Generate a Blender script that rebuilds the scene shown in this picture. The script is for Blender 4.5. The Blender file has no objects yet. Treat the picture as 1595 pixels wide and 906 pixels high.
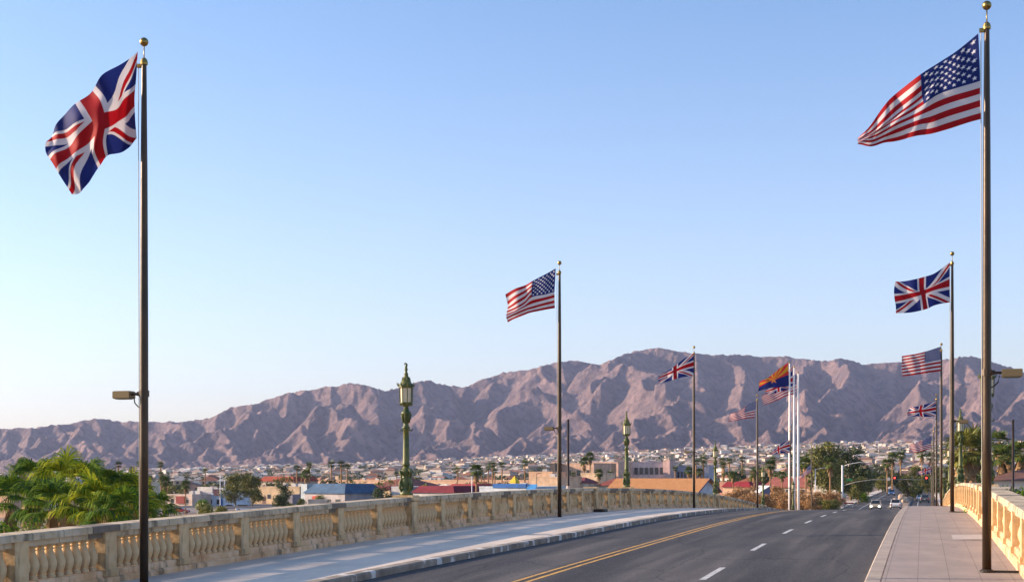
import bpy, math, random
import numpy as np
from mathutils import Vector
SC = bpy.context.scene
COL = SC.collection
R = math.radians
random.seed(7)
NR = np.random.RandomState(11)

# ---------------------------------------------------------------- camera, sky, sun, exposure
F = 2215.0                      # focal length in photo pixels
HZ = 738.0                      # eye level in photo pixels
TH = math.atan(640.5 / F)       # the bridge runs along +Y, the camera looks this far to the left of it
CT, ST = math.cos(TH), math.sin(TH)
cd = bpy.data.cameras.new('camera'); cam = bpy.data.objects.new('camera', cd); COL.objects.link(cam)
cd.sensor_width = 36; cd.lens = F / 1595 * 36
cd.shift_y = (HZ - 453) / 1595
cd.clip_start = 0.2; cd.clip_end = 40000
cam.location = (0, 0, 0); cam.rotation_euler = (R(90), 0, TH)
SC.camera = cam
SUN_EL = 17.5
SUN_BEHIND = 7.0               # degrees behind the bridge's left normal
sv = Vector((-math.cos(R(SUN_BEHIND)) * math.cos(R(SUN_EL)), -math.sin(R(SUN_BEHIND)) * math.cos(R(SUN_EL)), math.sin(R(SUN_EL))))
w = bpy.data.worlds.new('World'); SC.world = w; w.use_nodes = True
nt = w.node_tree; nt.nodes.clear()
sky = nt.nodes.new('ShaderNodeTexSky'); sky.sky_type = 'NISHITA'; sky.sun_disc = False
sky.sun_elevation = R(SUN_EL); sky.sun_rotation = math.atan2(sv.x, sv.y)
sky.altitude = 200; sky.air_density = 1.0; sky.dust_density = 1.7; sky.ozone_density = 4.5
bg = nt.nodes.new('ShaderNodeBackground'); bg.inputs['Strength'].default_value = 0.15
wo = nt.nodes.new('ShaderNodeOutputWorld')
# dusty desert air: a pale warm veil that thins out upwards
wtc = nt.nodes.new('ShaderNodeTexCoord'); wsp = nt.nodes.new('ShaderNodeSeparateXYZ'); nt.links.new(wtc.outputs['Generated'], wsp.inputs[0])
wmr = nt.nodes.new('ShaderNodeMapRange'); wmr.inputs[1].default_value = 0.0; wmr.inputs[2].default_value = 0.40; wmr.inputs[3].default_value = 1.0; wmr.inputs[4].default_value = 0.0
wpw = nt.nodes.new('ShaderNodeMath'); wpw.operation = 'POWER'; wpw.inputs[1].default_value = 1.6
wad = nt.nodes.new('ShaderNodeMixRGB'); wad.blend_type = 'ADD'; wad.inputs[2].default_value = (1.35, 0.74, 0.36, 1)
nt.links.new(wsp.outputs[2], wmr.inputs[0]); nt.links.new(wmr.outputs[0], wpw.inputs[0]); nt.links.new(wpw.outputs[0], wad.inputs[0]); nt.links.new(sky.outputs[0], wad.inputs[1])
nt.links.new(wad.outputs[0], bg.inputs[0]); nt.links.new(bg.outputs[0], wo.inputs[0])
ld = bpy.data.lights.new('sun', 'SUN'); ld.energy = 4.9; ld.angle = R(0.5); ld.color = (1.0, 0.77, 0.56)
lo = bpy.data.objects.new('sun', ld); COL.objects.link(lo)
lo.rotation_euler = (-sv).to_track_quat('-Z', 'Y').to_euler()
SC.view_settings.view_transform = 'Standard'; SC.view_settings.look = 'None'
SC.view_settings.gamma = 1; SC.view_settings.use_curve_mapping = False
SC.view_settings.exposure = 0.86

# ---------------------------------------------------------------- helpers
def W(px, py, D):
    """world point seen at photo position (px, py), D metres along the view axis"""
    xc = (px - 797.5) / F * D
    return Vector((-D * ST + xc * CT, D * CT + xc * ST, (HZ - py) / F * D))
def PX(x, y):
    D = -x * ST + y * CT
    return 797.5 + F * (x * CT + y * ST) / max(D, 1e-3)
def tag(o, label=None, cat=None, group=None, kind=None):
    if label: o['label'] = label
    if cat: o['category'] = cat
    if group: o['group'] = group
    if kind: o['kind'] = kind
    return o
def empty(name, loc, rz=0.0):
    o = bpy.data.objects.new(name, None); COL.objects.link(o)
    o.location = loc; o.rotation_euler = (0, 0, rz); o.empty_display_size = 0.3
    return o
class MB:
    def __init__(s): s.v = []; s.f = []; s.sm = False
    def add(s, vs, fs):
        b = len(s.v); s.v += [tuple(p) for p in vs]; s.f += [tuple(i + b for i in f) for f in fs]
    def box(s, x0, y0, z0, x1, y1, z1):
        s.add([(x0,y0,z0),(x1,y0,z0),(x1,y1,z0),(x0,y1,z0),(x0,y0,z1),(x1,y0,z1),(x1,y1,z1),(x0,y1,z1)],
              [(0,3,2,1),(4,5,6,7),(0,1,5,4),(1,2,6,5),(2,3,7,6),(3,0,4,7)])
    def cbox(s, c, sx, sy, sz, b=0.0):
        x, y, z = c
        if b <= 0: s.box(x-sx/2, y-sy/2, z-sz/2, x+sx/2, y+sy/2, z+sz/2); return
        vs = []; fs = []
        # chamfered in plan and at top/bottom
        rings = [(sz/2*-1, b), (sz/2*-1+b, 0), (sz/2-b, 0), (sz/2, b)]
        for (dz, i) in rings:
            hx, hy = sx/2-i, sy/2-i
            for (ax, ay) in ((-1,-1),(1,-1),(1,1),(-1,1)):
                vs.append((x+ax*hx, y+ay*hy, z+dz))
        for r in range(3):
            for k in range(4):
                fs.append((r*4+k, r*4+(k+1)%4, r*4+4+(k+1)%4, r*4+4+k))
        fs += [(3,2,1,0),(12,13,14,15)]
        s.add(vs, fs)
    def lathe(s, prof, n=10, c=(0,0,0), cap=True, rot=0.0):
        vs = []; fs = []
        for (r, z) in prof:
            for k in range(n):
                a = 2*math.pi*k/n + rot
                vs.append((c[0]+r*math.cos(a), c[1]+r*math.sin(a), c[2]+z))
        for i in range(len(prof)-1):
            for k in range(n):
                fs.append((i*n+k, i*n+(k+1)%n, (i+1)*n+(k+1)%n, (i+1)*n+k))
        if cap:
            fs.append(tuple(range(n-1,-1,-1))); fs.append(tuple((len(prof)-1)*n+k for k in range(n)))
        s.add(vs, fs)
    def tube(s, pts, rad, n=6):
        pts = [Vector(p) for p in pts]
        if not hasattr(rad, '__len__'): rad = [rad]*len(pts)
        vs = []; fs = []
        for i, p in enumerate(pts):
            d = (pts[min(i+1,len(pts)-1)] - pts[max(i-1,0)]).normalized()
            u = d.cross(Vector((0.13,0.37,1)) if abs(d.z) < .95 else Vector((1,0.1,0))).normalized(); v = d.cross(u)
            for k in range(n):
                a = 2*math.pi*k/n
                vs.append(p + (u*math.cos(a) + v*math.sin(a))*rad[i])
        for i in range(len(pts)-1):
            for k in range(n):
                fs.append((i*n+k, i*n+(k+1)%n, (i+1)*n+(k+1)%n, (i+1)*n+k))
        fs.append(tuple(range(n-1,-1,-1))); fs.append(tuple((len(pts)-1)*n+k for k in range(n)))
        s.add(vs, fs)
    def sphere(s, c, r, n=12, m=8, sz=1.0):
        prof = [(max(r*math.sin(math.pi*i/m), r*0.02), -r*math.cos(math.pi*i/m)*sz) for i in range(m+1)]
        s.lathe(prof, n, c)
    def prism(s, poly, axis, a, b):
        """poly of 2d points extruded along axis 'x' (points are y,z) or 'y' (points are x,z)"""
        n = len(poly)
        if axis == 'x': vs = [(a,p[0],p[1]) for p in poly] + [(b,p[0],p[1]) for p in poly]
        else: vs = [(p[0],a,p[1]) for p in poly] + [(p[0],b,p[1]) for p in poly]
        s.add(vs, [tuple(range(n)), tuple(range(2*n-1,n-1,-1))] + [(k,n+k,n+(k+1)%n,(k+1)%n) for k in range(n)])
    def mesh(s, name):
        me = bpy.data.meshes.new(name); me.from_pydata(s.v, [], s.f); me.validate()
        if s.sm: me.polygons.foreach_set('use_smooth', [True]*len(me.polygons))
        me.update(); return me
    def build(s, name, m, parent=None, smooth=False, loc=None):
        if smooth: s.sm = True
        return place(name, s.mesh(name), m, parent, loc)
def place(name, me, m, parent=None, loc=None, rz=0.0, sc=None):
    o = bpy.data.objects.new(name, me); COL.objects.link(o)
    if m is not None and len(me.materials) == 0: me.materials.append(m)
    if parent: o.parent = parent
    if loc is not None: o.location = loc
    if rz: o.rotation_euler = (0,0,rz)
    if sc: o.scale = sc
    return o
def kids(o): return [c for c in bpy.data.objects if c.parent == o]
def copy_tree(root, loc, rz=0.0, sc=None, ch=None):
    r = root.copy(); COL.objects.link(r); r.location = loc; r.rotation_euler = (0,0,rz)
    if sc: r.scale = sc
    for c0, gs in (ch if ch is not None else [(c, kids(c)) for c in kids(root)]):
        c = c0.copy(); COL.objects.link(c); c.parent = r
        for g in gs:
            d = g.copy(); COL.objects.link(d); d.parent = c
    return r
def npmesh(name, V, Fq, m, smooth=True, parent=None):
    me = bpy.data.meshes.new(name)
    V = np.asarray(V, dtype=np.float32); Fq = np.asarray(Fq, dtype=np.int32)
    me.vertices.add(len(V)); me.vertices.foreach_set('co', V.ravel())
    k = Fq.shape[1]
    me.loops.add(Fq.size); me.loops.foreach_set('vertex_index', Fq.ravel())
    me.polygons.add(len(Fq)); me.polygons.foreach_set('loop_start', np.arange(len(Fq), dtype=np.int32)*k)
    try: me.polygons.foreach_set('loop_total', np.full(len(Fq), k, dtype=np.int32))
    except Exception: pass
    me.polygons.foreach_set('use_smooth', np.full(len(Fq), smooth, dtype=bool))
    me.update(calc_edges=True); me.validate()
    o = bpy.data.objects.new(name, me); COL.objects.link(o); me.materials.append(m)
    if parent: o.parent = parent
    return o
def gridfaces(nu, nv):
    i = np.arange(nu-1)[:,None]*nv + np.arange(nv-1)[None,:]
    return np.stack([i, i+nv, i+nv+1, i+1], -1).reshape(-1,4)

# numpy gradient noise
_P = NR.permutation(512); _P = np.concatenate([_P, _P, _P])
_G = NR.rand(512)*2*np.pi
def noise2(x, y):
    xi = np.floor(x).astype(int); yi = np.floor(y).astype(int); xf = x-xi; yf = y-yi
    u = xf*xf*xf*(xf*(xf*6-15)+10); v = yf*yf*yf*(yf*(yf*6-15)+10)
    def g(a, b, dx, dy):
        h = _G[_P[(_P[a & 511] + b) & 511]]
        return np.cos(h)*dx + np.sin(h)*dy
    n00 = g(xi, yi, xf, yf); n10 = g(xi+1, yi, xf-1, yf); n01 = g(xi, yi+1, xf, yf-1); n11 = g(xi+1, yi+1, xf-1, yf-1)
    return (n00*(1-u)+n10*u)*(1-v) + (n01*(1-u)+n11*u)*v
def fbm(x, y, o=5, ridged=False):
    t = 0; a = 1.0; f = 1.0
    for k in range(o):
        n = noise2(x*f + 17.3*k, y*f - 9.1*k)
        t = t + a*((1-np.abs(n)*2.2) if ridged else n); a *= .5; f *= 2.03
    return t

# ---------------------------------------------------------------- materials
def rgb(c): return (c[0], c[1], c[2], 1)
def mat(name, c, rough=.8, c2=None, sc=1.0, det=6, stretch=(1,1,1), bump=0.0, metal=0.0, lo=.35, hi=.65, bsc=None, spec=.3, island=False, trans=0.0):
    m = bpy.data.materials.new(name); m.use_nodes = True
    n = m.node_tree.nodes; L = m.node_tree.links; b = n['Principled BSDF']
    b.inputs['Roughness'].default_value = rough; b.inputs['Metallic'].default_value = metal
    b.inputs['Specular IOR Level'].default_value = spec
    b.inputs['Base Color'].default_value = rgb(c)
    src = None
    if c2 is not None or bump > 0:
        tc = n.new('ShaderNodeTexCoord'); mp = n.new('ShaderNodeMapping'); mp.inputs['Scale'].default_value = stretch
        L.new(tc.outputs['Object'], mp.inputs[0])
    if c2 is not None:
        cr = n.new('ShaderNodeValToRGB'); cr.color_ramp.elements[0].position = lo; cr.color_ramp.elements[1].position = hi
        cr.color_ramp.elements[0].color = rgb(c); cr.color_ramp.elements[1].color = rgb(c2)
        if island:
            gi = n.new('ShaderNodeNewGeometry'); L.new(gi.outputs['Random Per Island'], cr.inputs[0])
        else:
            no = n.new('ShaderNodeTexNoise'); no.inputs['Scale'].default_value = sc; no.inputs['Detail'].default_value = det
            L.new(mp.outputs[0], no.inputs['Vector']); L.new(no.outputs[0], cr.inputs[0])
        L.new(cr.outputs[0], b.inputs['Base Color']); src = cr.outputs[0]
    if bump > 0:
        nb = n.new('ShaderNodeTexNoise'); nb.inputs['Scale'].default_value = bsc or sc*4; nb.inputs['Detail'].default_value = 8
        L.new(mp.outputs[0], nb.inputs['Vector'])
        bm = n.new('ShaderNodeBump'); bm.inputs['Strength'].default_value = bump; bm.inputs['Distance'].default_value = .02
        L.new(nb.outputs[0], bm.inputs['Height']); L.new(bm.outputs[0], b.inputs['Normal'])
    if trans > 0:
        tr = n.new('ShaderNodeBsdfTranslucent'); mx = n.new('ShaderNodeMixShader'); mx.inputs[0].default_value = trans
        if src: L.new(src, tr.inputs[0])
        else: tr.inputs[0].default_value = rgb(c)
        L.new(b.outputs[0], mx.inputs[1]); L.new(tr.outputs[0], mx.inputs[2])
        L.new(mx.outputs[0], n['Material Output'].inputs[0])
    return m
def mixin(m, fac_socket, col2):
    """overlay col2 on the base colour by a factor socket"""
    n = m.node_tree.nodes; L = m.node_tree.links; b = n['Principled BSDF']
    inp = b.inputs['Base Color']; mx = n.new('ShaderNodeMixRGB'); mx.inputs[2].default_value = rgb(col2)
    if inp.links: L.new(inp.links[0].from_socket, mx.inputs[1])
    else: mx.inputs[1].default_value = inp.default_value
    L.new(fac_socket, mx.inputs[0]); L.new(mx.outputs[0], inp)
    return mx
def noise_fac(m, sc, lo, hi, stretch=(1,1,1), det=5, out=1.0):
    n = m.node_tree.nodes; L = m.node_tree.links
    tc = n.new('ShaderNodeTexCoord'); mp = n.new('ShaderNodeMapping'); mp.inputs['Scale'].default_value = stretch
    L.new(tc.outputs['Object'], mp.inputs[0])
    no = n.new('ShaderNodeTexNoise'); no.inputs['Scale'].default_value = sc; no.inputs['Detail'].default_value = det
    L.new(mp.outputs[0], no.inputs['Vector'])
    mr = n.new('ShaderNodeMapRange'); mr.inputs[1].default_value = lo; mr.inputs[2].default_value = hi; mr.inputs[4].default_value = out
    L.new(no.outputs[0], mr.inputs[0]); return mr.outputs[0]
def line_fac(m, axis, period, width, out=1.0, offset=0.0):
    n = m.node_tree.nodes; L = m.node_tree.links
    tc = n.new('ShaderNodeTexCoord'); sp = n.new('ShaderNodeSeparateXYZ'); L.new(tc.outputs['Object'], sp.inputs[0])
    ad = n.new('ShaderNodeMath'); ad.operation = 'ADD'; ad.inputs[1].default_value = offset+1000*period; L.new(sp.outputs[axis], ad.inputs[0])
    md = n.new('ShaderNodeMath'); md.operation = 'MODULO'; md.inputs[1].default_value = period; L.new(ad.outputs[0], md.inputs[0])
    lt = n.new('ShaderNodeMath'); lt.operation = 'LESS_THAN'; lt.inputs[1].default_value = width; L.new(md.outputs[0], lt.inputs[0])
    mu = n.new('ShaderNodeMath'); mu.operation = 'MULTIPLY'; mu.inputs[1].default_value = out; L.new(lt.outputs[0], mu.inputs[0])
    return mu.outputs[0]

M = {}
M['asphalt'] = mat('asphalt', (.040,.036,.036), .78, (.105,.092,.082), .5, 8, (2.2,.16,1), .5, bsc=60, spec=.25)
mixin(M['asphalt'], noise_fac(M['asphalt'], 1.1, .5, .8, (1.6,.05,1), 6, .85), (.175,.152,.132))
mixin(M['asphalt'], noise_fac(M['asphalt'], .35, .55, .7, (1,.5,1), 3, .5), (.045,.043,.048))
_m = M['asphalt']
mixin(_m, noise_fac(_m, .9, .50, .62, (.9,.035,1), 4, .55), (.028,.026,.028))
mixin(_m, noise_fac(_m, 28, .56, .66, (1,.7,1), 3, .6), (.17,.155,.14))
mixin(_m, noise_fac(_m, 19, .58, .68, (1,.6,1), 3, .6), (.018,.017,.018))
_n = _m.node_tree.nodes; _l = _m.node_tree.links
_t = _n.new('ShaderNodeTexCoord'); _p = _n.new('ShaderNodeMapping'); _p.inputs['Scale'].default_value = (.35,.12,1)
_q = _n.new('ShaderNodeTexNoise'); _q.inputs['Scale'].default_value = 2.2; _q.inputs['Detail'].default_value = 6
_a = _n.new('ShaderNodeVectorMath'); _a.operation = 'MULTIPLY_ADD'; _a.inputs[1].default_value = (.35,.35,0)
_v = _n.new('ShaderNodeTexVoronoi'); _v.feature = 'DISTANCE_TO_EDGE'; _v.inputs['Scale'].default_value = 1.0
_r = _n.new('ShaderNodeMapRange'); _r.inputs[1].default_value = .004; _r.inputs[2].default_value = .010; _r.inputs[3].default_value = .4; _r.inputs[4].default_value = 0
_l.new(_t.outputs['Object'], _p.inputs[0]); _l.new(_p.outputs[0], _q.inputs['Vector']); _l.new(_q.outputs['Color'], _a.inputs[0]); _l.new(_p.outputs[0], _a.inputs[2])
_l.new(_a.outputs[0], _v.inputs['Vector']); _l.new(_v.outputs['Distance'], _r.inputs[0]); mixin(_m, _r.outputs[0], (.012,.012,.013))
M['walk'] = mat('walk_concrete', (.78,.65,.52), .9, (.66,.54,.43), .8, 8, (1,.4,1), .2, bsc=40)
mixin(M['walk'], noise_fac(M['walk'], 1.6, .58, .8, (1,.25,1), 7, .5), (.24,.23,.23))
mixin(M['walk'], line_fac(M['walk'], 1, 1.53, .03, .45), (.20,.18,.16))
mixin(M['walk'], noise_fac(M['walk'], .5, .5, .72, (1.5,.5,1), 6, .45), (.34,.30,.26))
M['paver'] = mat('walk_paving', (.37,.30,.26), .9, (.30,.25,.22), 1.2, 8, (1,.5,1), .25, bsc=40)
mixin(M['paver'], line_fac(M['paver'], 1, .62, .02, .3), (.14,.11,.10))
mixin(M['paver'], line_fac(M['paver'], 0, .54, .012, .7, .1), (.14,.11,.10))
mixin(M['paver'], noise_fac(M['paver'], .7, .52, .72, (.5,1.4,1), 5, .35), (.22,.19,.18))
mixin(M['paver'], noise_fac(M['paver'], 2.6, .60, .70, (1,.8,1), 6, .5), (.20,.165,.145))
M['kerb'] = mat('kerb_concrete', (.20,.165,.125), .9, (.38,.32,.25), 2.0, 6, (1,1,1), .3)
mixin(M['kerb'], noise_fac(M['kerb'], 1.6, .56, .62, (1,1.6,1), 6, .85), (.75,.73,.68))
mixin(M['kerb'], line_fac(M['kerb'], 1, 3.0, .03, .35), (.06,.05,.05))
M['yellow'] = mat('yellow_paint', (.72,.38,.055), .7, (.50,.28,.08), 3.0, 8, (3,.6,1))
mixin(M['yellow'], noise_fac(M['yellow'], 9, .53, .64, (2,.4,1), 6, .7), (.12,.10,.08))
M['white_line'] = mat('white_road_paint', (.62,.60,.56), .7, (.42,.41,.39), 5.0, 8)
mixin(M['white_line'], noise_fac(M['white_line'], 12, .58, .7, (2,.6,1), 6, .6), (.14,.13,.13))
def stone(name, c, c2, stain):
    m = mat(name, c, .92, c2, 2.2, 8, (1,1,1), .5, bsc=14)
    mixin(m, noise_fac(m, 1.3, .52, .72, (1,1,2.2), 7, .75), stain)
    mixin(m, noise_fac(m, 4.5, .57, .70, (1,1,.18), 6, .5), tuple(x*.55 for x in stain))
    mixin(m, noise_fac(m, 3.2, .55, .68, (1,1,.4), 7, .8), (.13,.10,.065))
    return m
M['stone'] = stone('weathered_stone', (.56,.375,.185), (.70,.51,.29), (.36,.21,.085))
M['stone_base'] = stone('weathered_stone_base', (.64,.39,.20), (.76,.53,.33), (.50,.25,.10))
M['coping'] = stone('weathered_coping', (.52,.40,.25), (.62,.50,.35), (.30,.22,.13))
# individual coping blocks, some of them black with age
n_ = M['coping'].node_tree.nodes; l_ = M['coping'].node_tree.links
tc_ = n_.new('ShaderNodeTexCoord'); sp_ = n_.new('ShaderNodeSeparateXYZ'); l_.new(tc_.outputs['Object'], sp_.inputs[0])
dv = n_.new('ShaderNodeMath'); dv.operation = 'DIVIDE'; dv.inputs[1].default_value = .943; l_.new(sp_.outputs[1], dv.inputs[0])
fl = n_.new('ShaderNodeMath'); fl.operation = 'FLOOR'; l_.new(dv.outputs[0], fl.inputs[0])
wn = n_.new('ShaderNodeTexWhiteNoise'); wn.noise_dimensions = '1D'; l_.new(fl.outputs[0], wn.inputs['W'])
mr = n_.new('ShaderNodeMapRange'); mr.inputs[1].default_value = .62; mr.inputs[2].default_value = .70; mr.inputs[4].default_value = .75
l_.new(wn.outputs[0], mr.inputs[0]); mixin(M['coping'], mr.outputs[0], (.10,.085,.075))
mixin(M['coping'], line_fac(M['coping'], 1, .943, .018, .8), (.07,.055,.04))
M['bronze'] = mat('bronze_pole_paint', (.034,.020,.011), .38, (.075,.043,.020), 3, 6, (1,1,.4), .15, metal=.35, bsc=20, spec=.5)
M['plate'] = mat('dark_steel_plate', (.035,.028,.022), .6)
M['gold'] = mat('gold_ball', (.34,.23,.07), .34, metal=1.0)
M['rope'] = mat('halyard_rope', (.45,.42,.36), .9)
M['flood'] = mat('floodlight_housing', (.24,.17,.085), .5, metal=.4)
M['glassy'] = mat('floodlight_glass', (.06,.06,.06), .1, spec=.8)
M['sunlit_verdigris'] = mat('green_cast_iron', (.022,.06,.018), .5, (.17,.155,.022), 4, 6, (1,1,1), .3, lo=.3, hi=.7, spec=.5)  # the yellow end of the ramp puts warm sunlight into the green iron
mixin(M['sunlit_verdigris'], noise_fac(M['sunlit_verdigris'], 9, .55, .75, (1,1,1), 5, .6), (.02,.055,.035))
M['lamp_glass'] = mat('frosted_lamp_glass', (.80,.66,.42), .35, (.70,.56,.36), 3)
M['white_pole'] = mat('white_pole_paint', (.80,.77,.74), .4, spec=.5)
M['grey_steel'] = mat('grey_steel', (.34,.31,.28), .5)
M['ground'] = mat('desert_ground', (.33,.22,.15), .95, (.22,.155,.115), .012, 10, lo=.4, hi=.6)
mixin(M['ground'], noise_fac(M['ground'], .03, .55, .62, (1,1,1), 6, .8), (.12,.115,.055))
M['lot'] = mat('parking_lot_asphalt', (.20,.17,.155), .9, (.27,.22,.19), .1, 6)
M['water'] = mat('lake_water', (.02,.05,.07), .08, bump=.3, bsc=1.5, spec=.5)
M['dirt'] = mat('sandy_dirt', (.42,.29,.19), .95, (.33,.22,.15), .3, 8)
M['rock'] = mat('pale_rock', (.50,.38,.28), .9, (.33,.24,.18), 1.2, 6, bump=.5)
M['leaf_palm'] = mat('palm_leaf', (.018,.075,.014), .75, (.17,.25,.02), island=True, lo=.1, hi=.95, trans=.3, spec=.08)
M['leaf_bright'] = mat('bright_palm_leaf', (.07,.15,.010), .75, (.42,.42,.02), island=True, lo=.1, hi=.95, trans=.3, spec=.08)
M['leaf_fan'] = mat('fan_palm_leaf', (.045,.085,.018), .6, (.15,.17,.035), island=True, lo=.1, hi=.95, trans=.2)
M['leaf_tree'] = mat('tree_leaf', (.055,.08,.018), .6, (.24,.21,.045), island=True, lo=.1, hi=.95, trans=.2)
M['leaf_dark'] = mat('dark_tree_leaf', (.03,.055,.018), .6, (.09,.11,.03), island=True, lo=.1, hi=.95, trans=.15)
M['leaf_olive'] = mat('yellow_green_leaf', (.10,.12,.022), .6, (.28,.25,.05), island=True, lo=.1, hi=.95, trans=.2)
M['leaf_brown'] = mat('dry_twig', (.24,.125,.055), .8, (.52,.30,.12), island=True, lo=.05, hi=.95, trans=.1)
M['bark'] = mat('tree_bark', (.13,.09,.06), .9, (.22,.15,.09), 3, 6, bump=.5)
M['palm_bark'] = mat('palm_trunk_bark', (.26,.15,.075), .9, (.40,.22,.10), 2, 6, (1,1,4), .6)
M['skirt'] = mat('dead_frond', (.33,.20,.09), .9, (.20,.12,.06), island=True, lo=0, hi=1)
M['window'] = mat('window_glass', (.03,.035,.045), .12, spec=.7)
M['tyre'] = mat('tyre_rubber', (.02,.02,.02), .85)
M['rim'] = mat('wheel_rim', (.45,.45,.46), .35, metal=.8)
M['car_glass'] = mat('car_glass', (.015,.018,.02), .06, spec=.9)
M['headlamp'] = mat('headlamp_glass', (.8,.8,.78), .15)
M['taillamp'] = mat('taillamp_red', (.45,.015,.01), .25)
em = mat('lit_red_signal', (.8,.02,.01), .4); em.node_tree.nodes['Principled BSDF'].inputs['Emission Color'].default_value = (1,.03,.02,1)
em.node_tree.nodes['Principled BSDF'].inputs['Emission Strength'].default_value = 6; M['red_on'] = em
em = mat('lit_headlamp', (.8,.8,.8), .4); em.node_tree.nodes['Principled BSDF'].inputs['Emission Color'].default_value = (1,.93,.8,1)
em.node_tree.nodes['Principled BSDF'].inputs['Emission Strength'].default_value = 5; M['head_on'] = em
M['signal_black'] = mat('signal_black', (.02,.02,.02), .5)
M['sign_green'] = mat('sign_green', (.02,.20,.07), .5)
_c = {}
def flat(c, rough=.75, name=None, var=.32):
    k = (tuple(c), rough)
    if k not in _c:
        _c[k] = mat(name or 'painted_surface', c, rough, tuple(x*(1-var) for x in c), .5, 8)
    return _c[k]
CW = {'white': (.68,.63,.57), 'cream': (.74,.63,.48), 'peach': (.74,.46,.29), 'tan': (.56,.41,.28), 'pink': (.68,.42,.33), 'grey': (.50,.47,.47), 'sand': (.62,.50,.37),
      'terracotta': (.36,.13,.065), 'red': (.50,.045,.03), 'crimson': (.19,.018,.03), 'brown': (.20,.11,.075), 'orange': (.50,.215,.07), 'blue': (.055,.16,.33),
      'steel blue': (.055,.115,.20), 'dark': (.10,.085,.08), 'bright blue': (.03,.14,.42), 'yellow': (.75,.50,.03)}

# ---------------------------------------------------------------- the lie of the land
def smooth(a, b, x):
    t = np.clip((x-a)/(b-a), 0, 1); return t*t*(3-2*t)
def prof(Y):
    Y = np.asarray(Y, float)
    a = -.00034*(Y-56)**2
    s = -.00034*2*(130-56); z130 = -.00034*(130-56)**2
    b = z130 + s*(np.clip(Y,130,160)-130)
    t = np.clip(Y-160, 0, 39); c = s*t - s*t*t/78
    return np.where(Y < 130, a, b + np.where(Y > 160, c, 0))
def zw(X, Y):                       # top of the footways
    c = 1 - .75*smooth(120, 200, Y)
    return -1.8 + prof(Y) + .0165*(np.asarray(X)+15.2)*c
XP_L, XK_L, XK_R, XP_R = -15.1, -10.2, -1.0, 1.72
Y0, Y1 = -25.0, 206.0
def T(x, y):
    x = np.asarray(x, float); y = np.asarray(y, float)
    D = -x*ST + y*CT; r = np.sqrt(x*x+y*y)
    px = 797.5 + F*(x*CT+y*ST)/np.maximum(D, 50)
    z = -6.36 - 2.7*smooth(20, 110, -x-13) - 1.2*smooth(15, 60, x-3)
    z = z - 5.5*(1-smooth(70, 190, y+0*x))*(1-smooth(60,140,np.abs(x+7)))
    z = np.where(y < 60, np.minimum(z, -9 - 3*smooth(60,20,y+0*x)*0), z)
    px = np.clip(px, -300, 1900)
    A = np.interp(px, [-300, 0, 300, 700, 1000, 1300, 1595, 1900], [10, 12, 22, 48, 74, 94, 90, 85])
    g = np.clip((r-750)/3350, 0, 1.6)**1.15
    und = 2.2*fbm(x/420.0, y/420.0, 3)*smooth(700, 1600, r)*smooth(0,1,g*3)
    return z + np.where(D > 0, A*g + und*2.0, 0)
def Tz(x, y): return float(T(x, y))

def build_ground():
    a = np.concatenate([np.radians(np.linspace(-30, 30, 241)), np.radians(np.linspace(33, 327, 70))])
    r = np.concatenate([[1.0], np.geomspace(12, 9000, 190)])
    A, Rr = np.meshgrid(a, r, indexing='ij')
    X = -np.sin(TH - A)*Rr; Y = np.cos(TH - A)*Rr
    Z = T(X, Y)
    rr = Rr > 4300
    Z = np.where(rr, Z - (Rr-4300)*.02, Z)
    nA, nR = len(a), len(r)
    V = np.stack([X, Y, Z], -1).reshape(-1,3)
    i = (np.arange(nA)[:,None]*nR + np.arange(nR-1)[None,:]); j = (((np.arange(nA)+1) % nA)[:,None]*nR + np.arange(nR-1)[None,:])
    Fq = np.stack([i, i+1, j+1, j], -1).reshape(-1,4)
    o = npmesh('ground', V, Fq, M['ground']); tag(o, kind='structure')
build_ground()

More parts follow.
